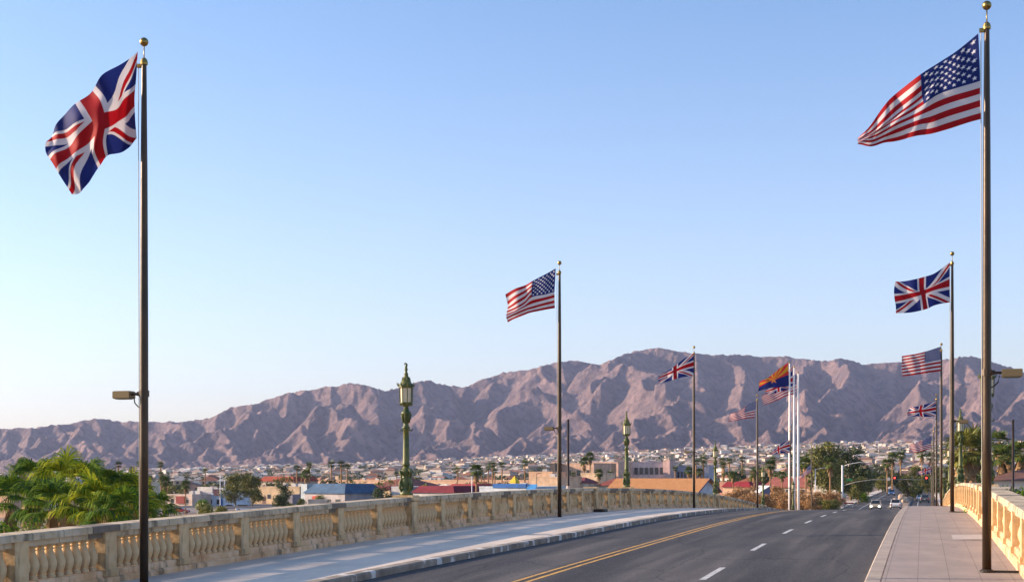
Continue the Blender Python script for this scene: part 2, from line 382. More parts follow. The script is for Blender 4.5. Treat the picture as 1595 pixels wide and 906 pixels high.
# ---------------------------------------------------------------- mountains: an eroded range
SIL = [(-300,684),(-100,672),(0,668),(60,665),(105,660),(150,651),(180,655),(210,656),(235,657),(262,656),(280,658),(330,650),(360,634),(400,628),(440,614),(480,606),(520,600),(548,596),(575,601),(600,609),(625,602),(640,594),(660,590),(690,598),(725,603),(745,592),(780,581),(830,573),(870,563),(900,561),(935,568),(960,557),(985,546),(1020,541),(1045,545),(1080,550),(1130,553),(1160,551),(1190,556),(1210,553),(1250,558),(1290,562),(1310,558),(1345,566),(1390,563),(1425,564),(1470,560),(1500,554),(1520,556),(1560,567),(1595,578),(1700,590),(1900,600)]
def mountains():
    nu, nv = 900, 350
    px = np.linspace(-260, 1860, nu); D = 4100 + (9300-4100)*np.linspace(0, 1, nv)**1.12
    P, DD = np.meshgrid(px, D, indexing='ij')
    xc = (P-797.5)/F*DD
    X = -DD*ST + xc*CT; Y = DD*CT + xc*ST
    sx = np.array([p[0] for p in SIL], float); sy = np.array([p[1] for p in SIL], float)
    Dc = np.interp(px, [-260, 150, 350, 560, 640, 1000, 1250, 1500, 1860], [6600, 6800, 6700, 6500, 7600, 7900, 7700, 7500, 7500])[:,None] + 160*noise2(P*.012+3, P*0+.5)
    Hc = (HZ - np.interp(px, sx, sy))[:,None]/F*Dc
    foot = T(X, Y)
    footc = T(-4400*ST + (px-797.5)/F*4400*CT, 4400*CT + (px-797.5)/F*4400*ST)[:,None]
    foot0 = footc + (DD-4400)*.006
    t = (DD - 5200)/(Dc - 5200)
    env = np.where(t < 0, 0, np.where(t < 1, np.clip(t,0,1)**1.15, 1 - np.clip(t-1, 0, 3)*1.6))
    env = np.clip(env, 0, 1)
    H = foot0 + (Hc-foot0)*env*.92
    wx = X/900.0; wy = Y/900.0
    warp = fbm(wx*.8+5, wy*.8+1, 3)
    H = H + (fbm(wx+warp*.6, wy-warp*.6, 5, True)-.8)*120*(smooth(-.1, .5, t)*(1-.55*smooth(.6,1,t)))
    H = H + (fbm(wx*2.1+9+warp, wy*2.1, 4, True)-.9)*26*smooth(-.6, .0, t)
    H = H + NR.rand(nu, nv)*6
    # stream-power erosion with fixed foot line and a talus limit
    cell = np.gradient(xc, axis=0) + 0*DD
    dD = np.gradient(DD, axis=1)
    area = (cell*dD)
    U = np.clip((Hc-foot0), 0, None)/560*(9.0*smooth(0.0, .5, t)*(1-smooth(1.0,1.5,t)) + 3.2*smooth(-.42, -.05, t))
    N = nu*nv
    idx = np.arange(N).reshape(nu, nv)
    offs = [(-1,0),(1,0),(0,-1),(0,1),(-1,-1),(-1,1),(1,-1),(1,1)]
    Kc = .31; dt = 1.45; TAL = np.clip(.74 + .14*noise2(X/700, Y/700) + .42*fbm(X/170, Y/170, 3), .38, 1.15)
    for it in range(48):
        best = np.zeros((nu,nv)); rec = idx.copy(); bd = np.ones((nu,nv))
        for (a,b) in offs:
            sh = np.full((nu,nv), 1e9); ii = np.full((nu,nv), -1)
            xs = slice(max(0,-a), nu-max(0,a)); xd = slice(max(0,a), nu-max(0,-a))
            ys = slice(max(0,-b), nv-max(0,b)); yd = slice(max(0,b), nv-max(0,-b))
            sh[xs,ys] = H[xd,yd]; ii[xs,ys] = idx[xd,yd]
            dist = np.hypot(a*cell, b*dD)
            sl = (H - sh)/dist
            m_ = sl > best
            best = np.where(m_, sl, best); rec = np.where(m_, ii, rec); bd = np.where(m_, dist, bd)
        rec[:,0] = idx[:,0]; rec[:,-1] = idx[:,-1]
        hf = H.ravel(); order = np.argsort(-hf).tolist(); rl = rec.ravel().tolist(); A_ = area.ravel().tolist()
        for k in order:
            q = rl[k]
            if q != k: A_[q] += A_[k]
        Cf = (Kc*np.array(A_)**.45*dt/bd.ravel()).tolist(); Hl = (hf + U.ravel()*dt).tolist(); TL = (TAL*bd).ravel().tolist()
        for k in reversed(order):
            q = rl[k]
            if q != k:
                c = Cf[k]; hq = Hl[q]
                if hq < Hl[k]: Hl[k] = min((Hl[k] + c*hq)/(1+c), hq + TL[k])
        H = np.array(Hl).reshape(nu,nv)
        H[:,0] = foot0[:,0] - 10; H[:,-1] = foot0[:,-1]
        lap = (np.roll(H,1,0)+np.roll(H,-1,0)+np.roll(H,1,1)+np.roll(H,-1,1))/4 - H
        lap[0]=0; lap[-1]=0; lap[:,0]=0; lap[:,-1]=0
        H = H + lap*.12
    # match the skyline
    tgt = (HZ - np.interp(px, sx, sy))/F
    base = foot0
    for rep, wd in enumerate((12, 3, 1)):
        jm = (H/DD).argmax(axis=1); Dj = D[jm]; bj = base[np.arange(nu), jm]; Hj = H[np.arange(nu), jm]
        fac = (tgt*Dj - bj)/np.maximum(Hj-bj, 1)
        kx = np.exp(-(np.arange(-3*wd, 3*wd+1)/wd)**2/2); kx /= kx.sum()
        fs = np.convolve(np.pad(fac, 3*wd, mode='edge'), kx, 'valid')
        if rep == 0: print('mountain factors', fs.min(), fs.max())
        H = base + (H-base)*fs[:,None]
    lap = (np.roll(H,1,0)+np.roll(H,-1,0)+np.roll(H,1,1)+np.roll(H,-1,1))/4 - H
    lap[0]=0; lap[-1]=0; lap[:,0]=0; lap[:,-1]=0; H = H + lap*.5
    # refine 2x and add fine ruggedness
    def up(Z): 
        Z2 = np.zeros((Z.shape[0]*2-1, Z.shape[1])); Z2[::2] = Z; Z2[1::2] = (Z[1:]+Z[:-1])/2
        Z3 = np.zeros((Z2.shape[0], Z2.shape[1]*2-1)); Z3[:,::2] = Z2; Z3[:,1::2] = (Z2[:,1:]+Z2[:,:-1])/2
        return Z3
    Xu, Yu, Hu, tu = up(X), up(Y), up(H), up(t)
    Hu = Hu + (fbm(Xu/110, Yu/110, 4, True)-1)*8*smooth(-.5,.1,tu) + fbm(Xu/30, Yu/30, 3)*3.5*smooth(-.5,.1,tu)
    V = np.stack([Xu, Yu, Hu], -1).reshape(-1,3)
    m = mat('mountain_rock', (.165,.110,.102), .95, (.285,.182,.155), .004, 10, lo=.35, hi=.65)
    mixin(m, noise_fac(m, .028, .46, .60, (1,1,1), 9, .7), (.10,.066,.06))
    nb_ = m.node_tree.nodes.new('ShaderNodeTexNoise'); nb_.inputs['Scale'].default_value = .018; nb_.inputs['Detail'].default_value = 10; nb_.inputs['Roughness'].default_value = .65
    tcm = m.node_tree.nodes.new('ShaderNodeTexCoord'); bmm = m.node_tree.nodes.new('ShaderNodeBump'); bmm.inputs['Distance'].default_value = 55; bmm.inputs['Strength'].default_value = .8
    m.node_tree.links.new(tcm.outputs['Object'], nb_.inputs['Vector']); m.node_tree.links.new(nb_.outputs[0], bmm.inputs['Height']); m.node_tree.links.new(bmm.outputs[0], m.node_tree.nodes['Principled BSDF'].inputs['Normal'])
    o = npmesh('mountains', V, gridfaces(*Hu.shape), m, smooth=True); tag(o, kind='structure')
mountains()

# ---------------------------------------------------------------- haze
def haze():
    mb = MB(); mb.box(-9500, -1500, -16, 6500, 11500, 780)
    m = bpy.data.materials.new('haze_air'); m.use_nodes = True; n = m.node_tree.nodes; n.clear()
    o = n.new('ShaderNodeOutputMaterial'); v = n.new('ShaderNodeVolumePrincipled')
    v.inputs['Color'].default_value = (.60,.68,1.0,1); v.inputs['Density'].default_value = 3.8e-5; v.inputs['Anisotropy'].default_value = .2
    m.node_tree.links.new(v.outputs[0], o.inputs['Volume'])
    tag(mb.build('haze', m), kind='stuff')
haze()

# ---------------------------------------------------------------- bridge: deck, footways, kerbs, markings
def shx(X, Y):
    return X - 1.15*(1-float(smooth(14, 46, Y)))*min(1, max(0, (-X-4)/6.2))*(X > -13)
def strip(name, x0, x1, ya, yb, dz, m, step=2.0, zf=zw, parent=None):
    ys = np.linspace(ya, yb, max(2, int(round((yb-ya)/step))+1))
    V = []; 
    for y in ys: V += [(shx(x0,y), y, float(zf(x0, y))+dz), (shx(x1,y), y, float(zf(x1, y))+dz)]
    Fq = [(2*i, 2*i+1, 2*i+3, 2*i+2) for i in range(len(ys)-1)]
    return npmesh(name, V, Fq, m, parent=parent)
def bar(x0, x1, z0, z1, ya, yb, mb, step=2.83, zf=zw, ch=0.0):
    """long block that follows the deck: z0, z1 above the footway"""
    ys = np.linspace(ya, yb, max(2, int(round((yb-ya)/step))+1)); xm = (x0+x1)/2
    pr = [(x0,z0),(x1,z0),(x1,z1-ch),(x1-ch,z1),(x0+ch,z1),(x0,z1-ch)] if ch else [(x0,z0),(x1,z0),(x1,z1),(x0,z1)]
    n = len(pr); vs = []; fs = []
    for y in ys:
        b = float(zf(xm, y))
        vs += [(shx(p[0],y), y, b+p[1]) for p in pr]
    for i in range(len(ys)-1):
        for k in range(n): fs.append((i*n+k, i*n+(k+1)%n, (i+1)*n+(k+1)%n, (i+1)*n+k))
    fs += [tuple(range(n)), tuple((len(ys)-1)*n+k for k in range(n-1,-1,-1))]
    mb.add(vs, fs)
tag(strip('road', XK_L-.02, XK_R+.02, Y0, Y1+6, -.15, M['asphalt']), kind='structure')
mb = MB(); bar(XP_L-.02, XK_L-.32, -.4, 0, Y0, Y1, mb, 2); tag(mb.build('pavement_far_side', M['walk']), kind='structure')
mb = MB(); bar(XK_R+.30, XP_R+.02, -.4, 0, Y0, Y1, mb, 2); tag(mb.build('pavement_near_side', M['paver']), kind='structure')
mb = MB(); bar(XK_L-.32, XK_L, -.38, .006, Y0, Y1, mb, 2, ch=.03); tag(mb.build('kerb_far_side', M['kerb']), kind='structure')
mb = MB(); bar(XK_R, XK_R+.30, -.38, .006, Y0, Y1, mb, 2, ch=.03); tag(mb.build('kerb_near_side', mat('kerb_stone', (.44,.36,.29), .9, (.34,.28,.23), 2.0, 6, bump=.3)), kind='structure')
for k, x in enumerate((-7.32, -7.08)):
    tag(strip('centre_line', x-.045, x+.045, Y0, Y1, -.146, M['yellow'], 1.0), kind='structure')
y = 2.6
while y < 205:
    tag(strip('lane_dash', -4.16, -4.04, y, y+2.9, -.146, M['white_line'], 1.0), kind='structure'); y += 8.3
mb = MB(); bar(XP_L-1.0, XP_R+1.0, -2.2, -.42, Y0, Y1+1, mb, 4)
for yy in (5, 50, 95, 140, 185): mb.box(XP_L-1, yy-2.5, -14, XP_R+1, yy+2.5, float(zw(-7, yy))-1.6)
tag(mb.build('bridge_deck', M['stone']), kind='structure')
tag(strip('pavement_repair_patch', .72, 1.62, 37.6, 39.9, .004, mat('pale_mortar', (.47,.42,.39), .9, (.40,.36,.33), 3)), kind='structure')

# ---------------------------------------------------------------- stone balustrades
BAY = 2.83
def bal_mesh(n=10, full=True):
    mb = MB()
    prof_ = [(.085,.0),(.085,.05),(.06,.07),(.075,.10),(.10,.20),(.105,.27),(.085,.38),(.058,.47),(.05,.51),(.068,.53),(.05,.55),(.05,.57),(.085,.59),(.085,.64)] if full else [(.085,0),(.07,.08),(.105,.25),(.055,.48),(.085,.64)]
    prof_ = [(r*1.34+.006, z) for r, z in prof_]; mb.lathe(prof_, n, cap=False); mb.sm = True
    return mb
def balustrade(side, label):
    s = -1 if side == 'L' else 1
    xf = XP_L if side == 'L' else XP_R      # face towards the road
    xo = xf + s*.46; a, b = min(xf, xo), max(xf, xo)
    root = empty('stone_balustrade', (xf + s*.23, 41.6, float(zw(xf, 41.6))))
    tag(root, label, 'balustrade', 'stone balustrades of the bridge')
    inv = Vector(root.location)
    def P(o): o.location = Vector(o.location) - inv; o.parent = root; return o
    mb = MB(); bar(a-.03, b+.03, -.3, .17, Y0, Y1, mb, ch=.03); bar(a+.03, b-.03, .165, .30, Y0, Y1, mb, ch=.02)
    P(mb.build('plinth', M['stone_base']))
    mb = MB(); bar(a-.05, b+.05, 1.04, 1.17, Y0, Y1, mb, ch=.025); bar(a+.05, b-.05, .93, 1.042, Y0, Y1, mb)
    P(mb.build('coping', M['coping']))
    pm = MB(); pm.cbox((0,0,.62), .48, .40, .90, .015); pm.cbox((0,0,.235), .54, .46, .13, .012); pm = pm.mesh('pier'); pm.materials.append(M['stone'])
    pw = MB(); pw.cbox((0,0,.62), .56, .52, .98, .02); pw.cbox((0,0,1.14), .66, .62, .17, .02); pw.cbox((0,0,.20), .60, .58, .22, .02); pw = pw.mesh('lamp_pier'); pw.materials.append(M['stone'])
    YA = 41.25 if side == 'L' else 47.3
    n0 = math.ceil((Y0-YA)/BAY); n1 = int((Y1-YA)/BAY)
    full = bal_mesh(12).mesh('baluster'); full.materials.append(M['stone'])
    low = bal_mesh(6, False)
    rest = MB(); rest.sm = True; cnt = 0; xm = (a+b)/2
    bays = sorted(range(n0, n1), key=lambda k: (0 if (YA+k*BAY) > (13 if side == 'L' else 19) else 1, abs(YA+k*BAY-20)))
    for k in range(n0, n1+1):
        y = YA + k*BAY
        if y < 8: 
            rest.cbox((xm, y, float(zw(xf, y))+.62), .5, .4, .9); continue
        lampp = (k % 12 == 0) or (side == 'L' and k == 9)
        P(place('pier', pw if lampp else pm, None, loc=(xm, y, float(zw(xf, y)))))
    for k in bays:
        y = YA + k*BAY; nb = 9; y_a = y + .20; y_b = y + BAY - .20
        for q in range(nb):
            yy = y_a + (y_b-y_a)*(q+.5)/nb; z = float(zw(xf, yy)) + .298
            if cnt < 96 and y > 8:
                P(place('baluster', full, None, loc=(xm, yy, z))); cnt += 1
            else:
                rest.add([(v[0]+xm, v[1]+yy, v[2]+z) for v in low.v], low.f)
    o = P(rest.build('far_balusters', M['stone'], smooth=True)); o['kind'] = 'stuff'
    return xm
XM_L = balustrade('L', 'weathered tan stone balustrade along the wide grey pavement left of the road')
XM_R = balustrade('R', 'sunlit golden stone balustrade along the paved walk at the right edge')

mb = MB(); mb.cbox((0,0,.09), .5, .9, .16, .02); mb.cbox((.26,0,.09), .03, .6, .08)
dr_ = mb.build('drain_box', M['plate'], loc=(XP_L+.28, 66.5, float(zw(-15,66.5)))); tag(dr_, 'low dark drain box at the foot of the left balustrade', 'drain box')

# ---------------------------------------------------------------- flagpoles
HP = 10.6
def flagpole(X, Y, label, light=-1, group='bronze flagpoles along the bridge', detail=True, rope=True):
    z = float(zw(X, Y)); root = empty('flagpole', (X, Y, z)); tag(root, label, 'flagpole', group)
    mb = MB(); mb.lathe([(.082,0),(.082,2.6),(.079,5),(.066,8),(.048,10.02),(.046,10.05)], 14); mb.build('pole', M['bronze'], root, True)
    mb = MB(); mb.sphere((0,0,10.46), .085, 14, 10); mb.lathe([(.012,10.1),(.012,10.4)], 6); mb.build('ball_finial', M['gold'], root, True)
    mb = MB(); mb.lathe([(.07,10.02),(.075,10.06),(.06,10.12),(.03,10.15)], 12); mb.cbox((-.09,-.02,10.0), .09, .05, .08, .01); mb.build('pulley', M['gold'], root)
    if rope:
        mb = MB(); mb.tube([(-.105,-.03,9.98),(-.10,-.03,7),(-.09,-.03,3.4),(-.085,-.02,1.2)], .008, 4); mb.build('halyard', M['rope'], root)
    mb = MB(); mb.cbox((.36*light,0,.015), .62, .12, .03); mb.lathe([(.13,0),(.13,.03),(.09,.05)], 12); mb.build('base_plate', M['plate'], root)
    if light:
        s = 1 if light > 0 else -1
        ar = empty('floodlight', (0,0,3.62)); ar.parent = root; 
        bpy.data.objects.remove(ar)
        mb = MB(); mb.cbox((s*.30+s*.14,0,3.66), .36, .24, .15, .015); h = mb.build('floodlight', M['flood'], root)
        mb = MB(); mb.cbox((s*.44,0,3.581), .28, .18, .012); mb.build('lens', M['glassy'], h)
        mb = MB(); mb.tube([(0,0,3.68),(s*.27,0,3.67)], .028, 8); mb.tube([(s*.09,0,3.68),(s*.14,0,3.68)], .045, 8); mb.lathe([(.1,3.62),(.1,3.74)], 12)
        mb.tube([(s*.22,0,3.62),(s*.20,0,3.5),(s*.13,0,3.43),(s*.07,0,3.40)], .012, 5); mb.build('bracket', M['bronze'], root)
    return root
LP = [(24.3, 'nearest of the left hand flagpoles, bronze, flying the big folded union flag'),
      (56.7, 'bronze flagpole on the left pavement just past the green lamp, flying an american flag'),
      (91.7, 'bronze flagpole beside the orange roofed building, flying a small union flag'),
      (126.5, 'thin dark flagpole flying the american flag left of the three white poles'),
      (161, 'dark flagpole half hidden by the white poles, flying a small union flag'),
      (195, 'farthest dark flagpole on the left, flying the last small american flag before the dark tree')]
RP = [(27.7, 'tallest bronze flagpole at the right edge, flying the big american flag'),
      (60.3, 'bronze flagpole second in the right hand row, flying a union flag'),
      (96, 'bronze flagpole third in the right hand row, flying an american flag above the mountains'),
      (131, 'slim bronze flagpole fourth in the right hand row, flying a union flag against the mountain'),
      (166, 'slim distant flagpole fifth in the right hand row, flying an american flag above the town'),
      (200, 'farthest flagpole in the right hand row, flying a tiny union flag by the street trees')]
for (Y, lb), X_, Y_ in zip(LP, (-14.45,-14.36,-14.3,-14.1,-14.2,-14.4), (24.4,56.7,92,127,161,195)): flagpole(X_, Y_, lb, -1)
for Y, lb in RP: flagpole(1.13, Y, lb, 1)

# ---------------------------------------------------------------- flags
def uk(u, v):
    x = u*60; y = (1-v)*30
    c = np.empty(u.shape+(3,)); c[:] = (.013,.022,.14)
    nn = math.hypot(60,30)
    s1 = ((y-30)*60 + x*30)/nn; s2 = (y*60 - x*30)/nn
    wht = (np.abs(s1) < 3) | (np.abs(s2) < 3); c[wht] = (.66,.60,.60)
    red = ((s1 < 0) & (s1 > -2) & (x < 30)) | ((s1 > 0) & (s1 < 2) & (x > 30)) | ((s2 > 0) & (s2 < 2) & (x > 30)) | ((s2 < 0) & (s2 > -2) & (x < 30))
    c[red] = (.37,.006,.010)
    c[(np.abs(x-30) < 5) | (np.abs(y-15) < 5)] = (.66,.60,.60)
    c[(np.abs(x-30) < 3) | (np.abs(y-15) < 3)] = (.37,.006,.010)
    return c
def us(u, v):
    c = np.empty(u.shape+(3,)); st = np.floor(v*13).astype(int) % 2
    c[st == 0] = (.37,.006,.010); c[st == 1] = (.66,.60,.59)
    can = (u < .40) & (v < 7/13); c[can] = (.013,.026,.14)
    # fifty stars
    x = u*1.6; H_ = 7/13; Wd = .64
    for r in range(9):
        for k in range(6 if r % 2 == 0 else 5):
            cx = Wd*((2*k+1 + (r % 2))/12); cy = H_*(r+1)/10
            dx = x-cx; dy = v-cy; rr = np.hypot(dx, dy); a = np.arctan2(dx, -dy)
            q = np.abs((a/(2*np.pi/5) + .5) % 1 - .5)*2*np.pi/5
            R0 = .030; lim = R0*.382*math.sin(math.pi/5*1)/1.0
            # star edge as line between outer tip (R0,0) and inner corner
            ri = R0*.40; ax, ay = R0, 0.0; bx, by = ri*math.cos(math.pi/5), ri*math.sin(math.pi/5)
            X_ = rr*np.cos(q); Y_ = rr*np.sin(q)
            cr = (bx-ax)*(Y_-ay) - (by-ay)*(X_-ax)
            c[(cr > 0) & (rr < R0)] = (.85,.82,.82)
    return c
def az(u, v):
    c = np.empty(u.shape+(3,)); c[:] = (.008,.018,.13)
    a = np.arctan2(.5-v, (u-.5)*1.5); k = np.floor(np.clip(a/np.pi, 0, .9999)*13).astype(int) % 2
    top = v < .5; c[top & (k == 0)] = (.60,.03,.03); c[top & (k == 1)] = (.62,.30,.02)
    dx = (u-.5)*1.5; dy = v-.5; rr = np.hypot(dx, dy); ang = np.arctan2(dx, -dy); q = np.abs((ang/(2*np.pi/5)+.5) % 1 - .5)*2*np.pi/5
    R0 = .27; ri = R0*.4; bx, by = ri*math.cos(math.pi/5), ri*math.sin(math.pi/5)
    cr = (bx-R0)*(rr*np.sin(q)) - by*(rr*np.cos(q)-R0); c[(cr > 0) & (rr < R0)] = (.50,.16,.03)
    return c
mf = bpy.data.materials.new('flag_cloth'); mf.use_nodes = True
n = mf.node_tree.nodes; L = mf.node_tree.links; b_ = n['Principled BSDF']; b_.inputs['Roughness'].default_value = .7; b_.inputs['Specular IOR Level'].default_value = .2
at_ = n.new('ShaderNodeAttribute'); at_.attribute_name = 'dye'; L.new(at_.outputs['Color'], b_.inputs['Base Color'])
tr_ = n.new('ShaderNodeBsdfTranslucent'); L.new(at_.outputs['Color'], tr_.inputs[0]); mx_ = n.new('ShaderNodeMixShader'); mx_.inputs[0].default_value = .27
L.new(b_.outputs[0], mx_.inputs[1]); L.new(tr_.outputs[0], mx_.inputs[2]); L.new(mx_.outputs[0], n['Material Output'].inputs[0])
def cr_interp(P, t):
    """Catmull-Rom through control points P (n, ...) at parameter t in 0..1"""
    n = len(P); s = t*(n-1); i = np.clip(np.floor(s).astype(int), 0, n-2); f = (s-i)
    Pm = np.concatenate([[2*P[0]-P[1]], P, [2*P[-1]-P[-2]]])
    p0, p1, p2, p3 = Pm[i], Pm[i+1], Pm[i+2], Pm[i+3]
    f = f.reshape(f.shape + (1,)*(P.ndim-1))
    return .5*((2*p1) + (-p0+p2)*f + (2*p0-5*p1+4*p2-p3)*f*f + (-p0+3*p1-3*p2+p3)*f**3)
def flag(label, pat, rows, X, Y, nu, nv, waves=((.10, 2.2, .35, .4),), seed=0, group=None, z=None, depth=None):
    """rows: control points (photo px, py[, depth offset]) from the hoist to the fly, top to bottom"""
    D = -X*ST + Y*CT
    C = np.array([[(p + (0,))[:3] if len(p) < 3 else p for p in r] for r in rows], float)   # rows, cols, 3
    u = np.linspace(0,1,nu+1); v = np.linspace(0,1,nv+1)
    G = cr_interp(C, v)                         # nv+1, cols, 3
    G = np.swapaxes(G, 0, 1); G = cr_interp(G, u)   # nu+1, nv+1, 3
    U, V = np.meshgrid(u, v, indexing='ij')
    dd = G[...,2].copy()
    for (amp, fu, fv, ph) in waves: dd += amp*np.sin(2*np.pi*(fu*U + fv*V) + ph)*np.minimum(1, U*2.5)
    Dg = D + dd
    xc = (G[...,0]-797.5)/F*D; zz = (HZ-G[...,1])/F*D        # true size at the pole's distance
    Xw = -Dg*ST + xc*CT; Yw = Dg*CT + xc*ST
    hp = np.array([X, Y, zw(X, Y) if z is None else z], float)
    V3 = np.stack([Xw-hp[0], Yw-hp[1], zz-hp[2]], -1).reshape(-1,3)
    o = npmesh('flag', V3, gridfaces(nu+1, nv+1), mf); o.location = hp
    col = pat(U, V).reshape(-1,3); ca = o.data.color_attributes.new('dye', 'FLOAT_COLOR', 'POINT')
    ca.data.foreach_set('color', np.concatenate([col, np.ones((len(col),1))], 1).astype(np.float32).ravel())
    tag(o, label, 'flag', group); return o
def zz(pts, x0, y0, s): return [((x0+p[0]*s, y0+p[1]*s) + tuple(p[2:])) for p in pts]
k1 = 220/664.
flag('large union flag hanging in deep folds from the nearest left pole', uk,
     [zz([(527,183,0),(470,240,-.1),(385,312,-.25),(288,392,-.1),(190,465,.1),(118,535,.15),(84,600,.2)],40,20,k1),
      zz([(520,300,0),(478,330,.05),(430,385,-.15),(340,455,-.25),(235,545,-.1),(150,610,.05),(92,655,.1)],40,20,k1),
      zz([(512,400,0),(468,425,.15),(425,478,.05),(375,540,-.25),(275,605,-.2),(195,665,-.05),(130,712,0)],40,20,k1),
      zz([(515,500,0),(470,535,.2),(410,560,.1),(360,640,-.2),(290,690,-.2),(220,735,-.05),(165,775,0)],40,20,k1),
      zz([(522,590,0),(470,628,.15),(415,655,.2),(358,690,.0),(325,775,-.1),(275,832,0),(208,848,.05)],40,20,k1)],
     -14.5, 24.3, 280, 180, ((.09,2.5,.8,.4),(.04,4.5,-1.2,1)), group='flags flying from the bridge poles')
k2 = 295/1114.
flag('large american flag streaming down to the left from the tallest pole', us,
     [zz([(845,198,0),(730,290,.1),(595,385,-.1),(470,465,.0),(370,540,.2),(300,615,.2),(210,740,.1),(150,800,.1)],1300,0,k2),
      zz([(852,330,0),(735,395,.15),(600,463,-.1),(490,560,-.05),(385,640,.1),(300,715,.1),(225,775,.0),(142,812,.05)],1300,0,k2),
      zz([(856,458,0),(735,490,.15),(604,545,-.05),(500,620,-.1),(395,685,.05),(300,740,.0),(215,790,.0),(135,825,0)],1300,0,k2),
      zz([(856,580,0),(740,615,.05),(615,655,0),(510,700,-.1),(400,740,.0),(300,785,0),(210,818,.0),(130,838,0)],1300,0,k2),
      zz([(860,702,0),(745,735,0),(640,765,.05),(520,800,-.05),(410,822,0),(310,832,0),(220,862,0),(127,856,0)],1300,0,k2)],
     1.23, 27.7, 340, 200, ((.09,2.2,.6,.4),(.04,4,-1.5,1)), group='flags flying from the bridge poles')
k3 = 160/1035.
flag('american flag with a folded fly on the pole past the first green lamp', us,
     [zz([(683,245,0),(580,300,.1),(450,375,-.1),(370,412,.1),(270,445,.25),(175,495,.3)],760,380,k3),
      zz([(678,350,0),(570,395,.15),(445,440,-.1),(370,500,.1),(270,560,.1),(200,610,.25)],760,380,k3),
      zz([(672,465,0),(560,495,.1),(440,520,0),(370,590,.1),(290,640,-.05),(190,680,.1)],760,380,k3),
      zz([(672,560,0),(560,590,0),(440,620,.1),(360,655,0),(270,695,-.1),(185,735,0)],760,380,k3),
      zz([(675,645,0),(560,665,0),(440,685,.1),(360,715,.1),(270,750,0),(200,790,0)],760,380,k3)],
     -14.5, 56.7, 220, 182, ((.06,2.2,.5,.4),), group='flags flying from the bridge poles')
k4 = 225/658.
flag('union flag flying level from the second pole of the right hand row', uk,
     [zz([(320,112,0),(255,160,.1),(190,182,-.1),(130,195,.1),(75,198,.1)],1370,370,k4),
      zz([(320,160,0),(255,205,.1),(190,235,-.1),(130,240,.0),(68,240,.1)],1370,370,k4),
      zz([(320,205,0),(255,225,.1),(195,247,-.1),(130,265,.0),(70,280,.1)],1370,370,k4),
      zz([(320,250,0),(255,262,.1),(200,285,-.1),(140,300,.0),(75,310,.1)],1370,370,k4),
      zz([(322,294,0),(260,305,.1),(205,328,-.1),(145,340,.0),(76,344,.1)],1370,370,k4)],
     1.23, 60.3, 200, 120, ((.06,2.4,.4,.4),), group='flags flying from the bridge poles')
flag('american flag flying level from the third pole of the right hand row', us,
     [zz([(280,495,0),(220,515,.1),(160,530,-.1),(105,538,.1)],1370,370,k4),
      zz([(280,550,0),(220,562,.1),(160,575,-.1),(103,585,.1)],1370,370,k4),
      zz([(280,608,0),(220,615,.1),(160,625,-.1),(104,632,.1)],1370,370,k4)],
     1.23, 96, 150, 156, ((.07,2.2,.4,.4),), group='flags flying from the bridge poles')
flag('small union flag on the fourth pole of the right hand row', uk,
     [zz([(256,746,0),(215,757,.1),(170,768,-.1),(140,772,.1)],1370,370,k4),
      zz([(257,778,0),(210,786,.1),(165,792,-.1),(128,798,.1)],1370,370,k4),
      zz([(257,812,0),(215,815,.1),(170,813,-.1),(130,812,.1)],1370,370,k4)],
     1.23, 131, 140, 100, ((.07,2.2,.4,.4),), group='flags flying from the bridge poles')
k5 = 340/1100.
flag('union flag blown down to the left beside the orange roofed building', uk,
     [zz([(519,95,0),(470,125,.1),(425,160,-.1),(380,190,.1),(345,205,.1)],920,520,k5),
      zz([(519,150,0),(470,165,.1),(425,185,-.1),(380,205,.1),(342,222,.1)],920,520,k5),
      zz([(519,210,0),(470,215,.1),(425,228,-.1),(380,240,.1),(342,246,.1)],920,520,k5)],
     -14.5, 91.7, 150, 90, ((.08,2.2,.6,.4),), group='flags flying from the bridge poles')
flag('american flag streaming left of the three white poles', us,
     [zz([(834,338,0),(790,358,.1),(745,388,-.1),(705,402,.1)],920,520,k5),
      zz([(830,378,0),(785,390,.1),(740,408,-.1),(697,420,.1)],920,520,k5),
      zz([(826,422,0),(785,425,.1),(740,434,-.1),(692,440,.1)],920,520,k5)],
     -14.5, 126.5, 120, 130, ((.08,2.0,.5,.4),), group='flags flying from the bridge poles')
flag('small union flag low beside the white poles', uk,
     [zz([(1010,530,0),(965,550,.1),(930,578,-.1),(905,600,.1)],920,520,k5),
      zz([(1008,558,0),(965,572,.1),(930,590,-.1),(905,604,.1)],920,520,k5),
      zz([(1006,598,0),(965,600,.1),(935,604,-.1),(908,608,.1)],920,520,k5)],
     -14.5, 161, 120, 90, ((.08,2.0,.5,.4),), group='flags flying from the bridge poles')
k6 = 250/1595.
flag('small american flag hanging by the dark tree past the white poles', us,
     [zz([(735,262,0),(690,300,.1),(640,365,-.1),(605,395,.1)],1150,680,k6),
      zz([(735,310,0),(690,335,.1),(640,385,-.1),(598,408,.1)],1150,680,k6),
      zz([(735,352,0),(690,372,.1),(640,402,-.1),(594,422,.1)],1150,680,k6)],
     -14.5, 195, 90, 117, ((.08,2.0,.5,.4),), group='flags flying from the bridge poles')
flag('small american flag over the town in the right hand row', us,
     [zz([(668,0,0),(600,30,.1),(530,60,-.1),(470,70,.1)],1345,680,k6),
      zz([(672,60,0),(600,80,.1),(530,100,-.1),(462,110,.1)],1345,680,k6),
      zz([(674,118,0),(600,135,.1),(530,155,-.1),(460,158,.1)],1345,680,k6)],
     1.23, 166, 90, 130, ((.08,2.0,.5,.4),), group='flags flying from the bridge poles')
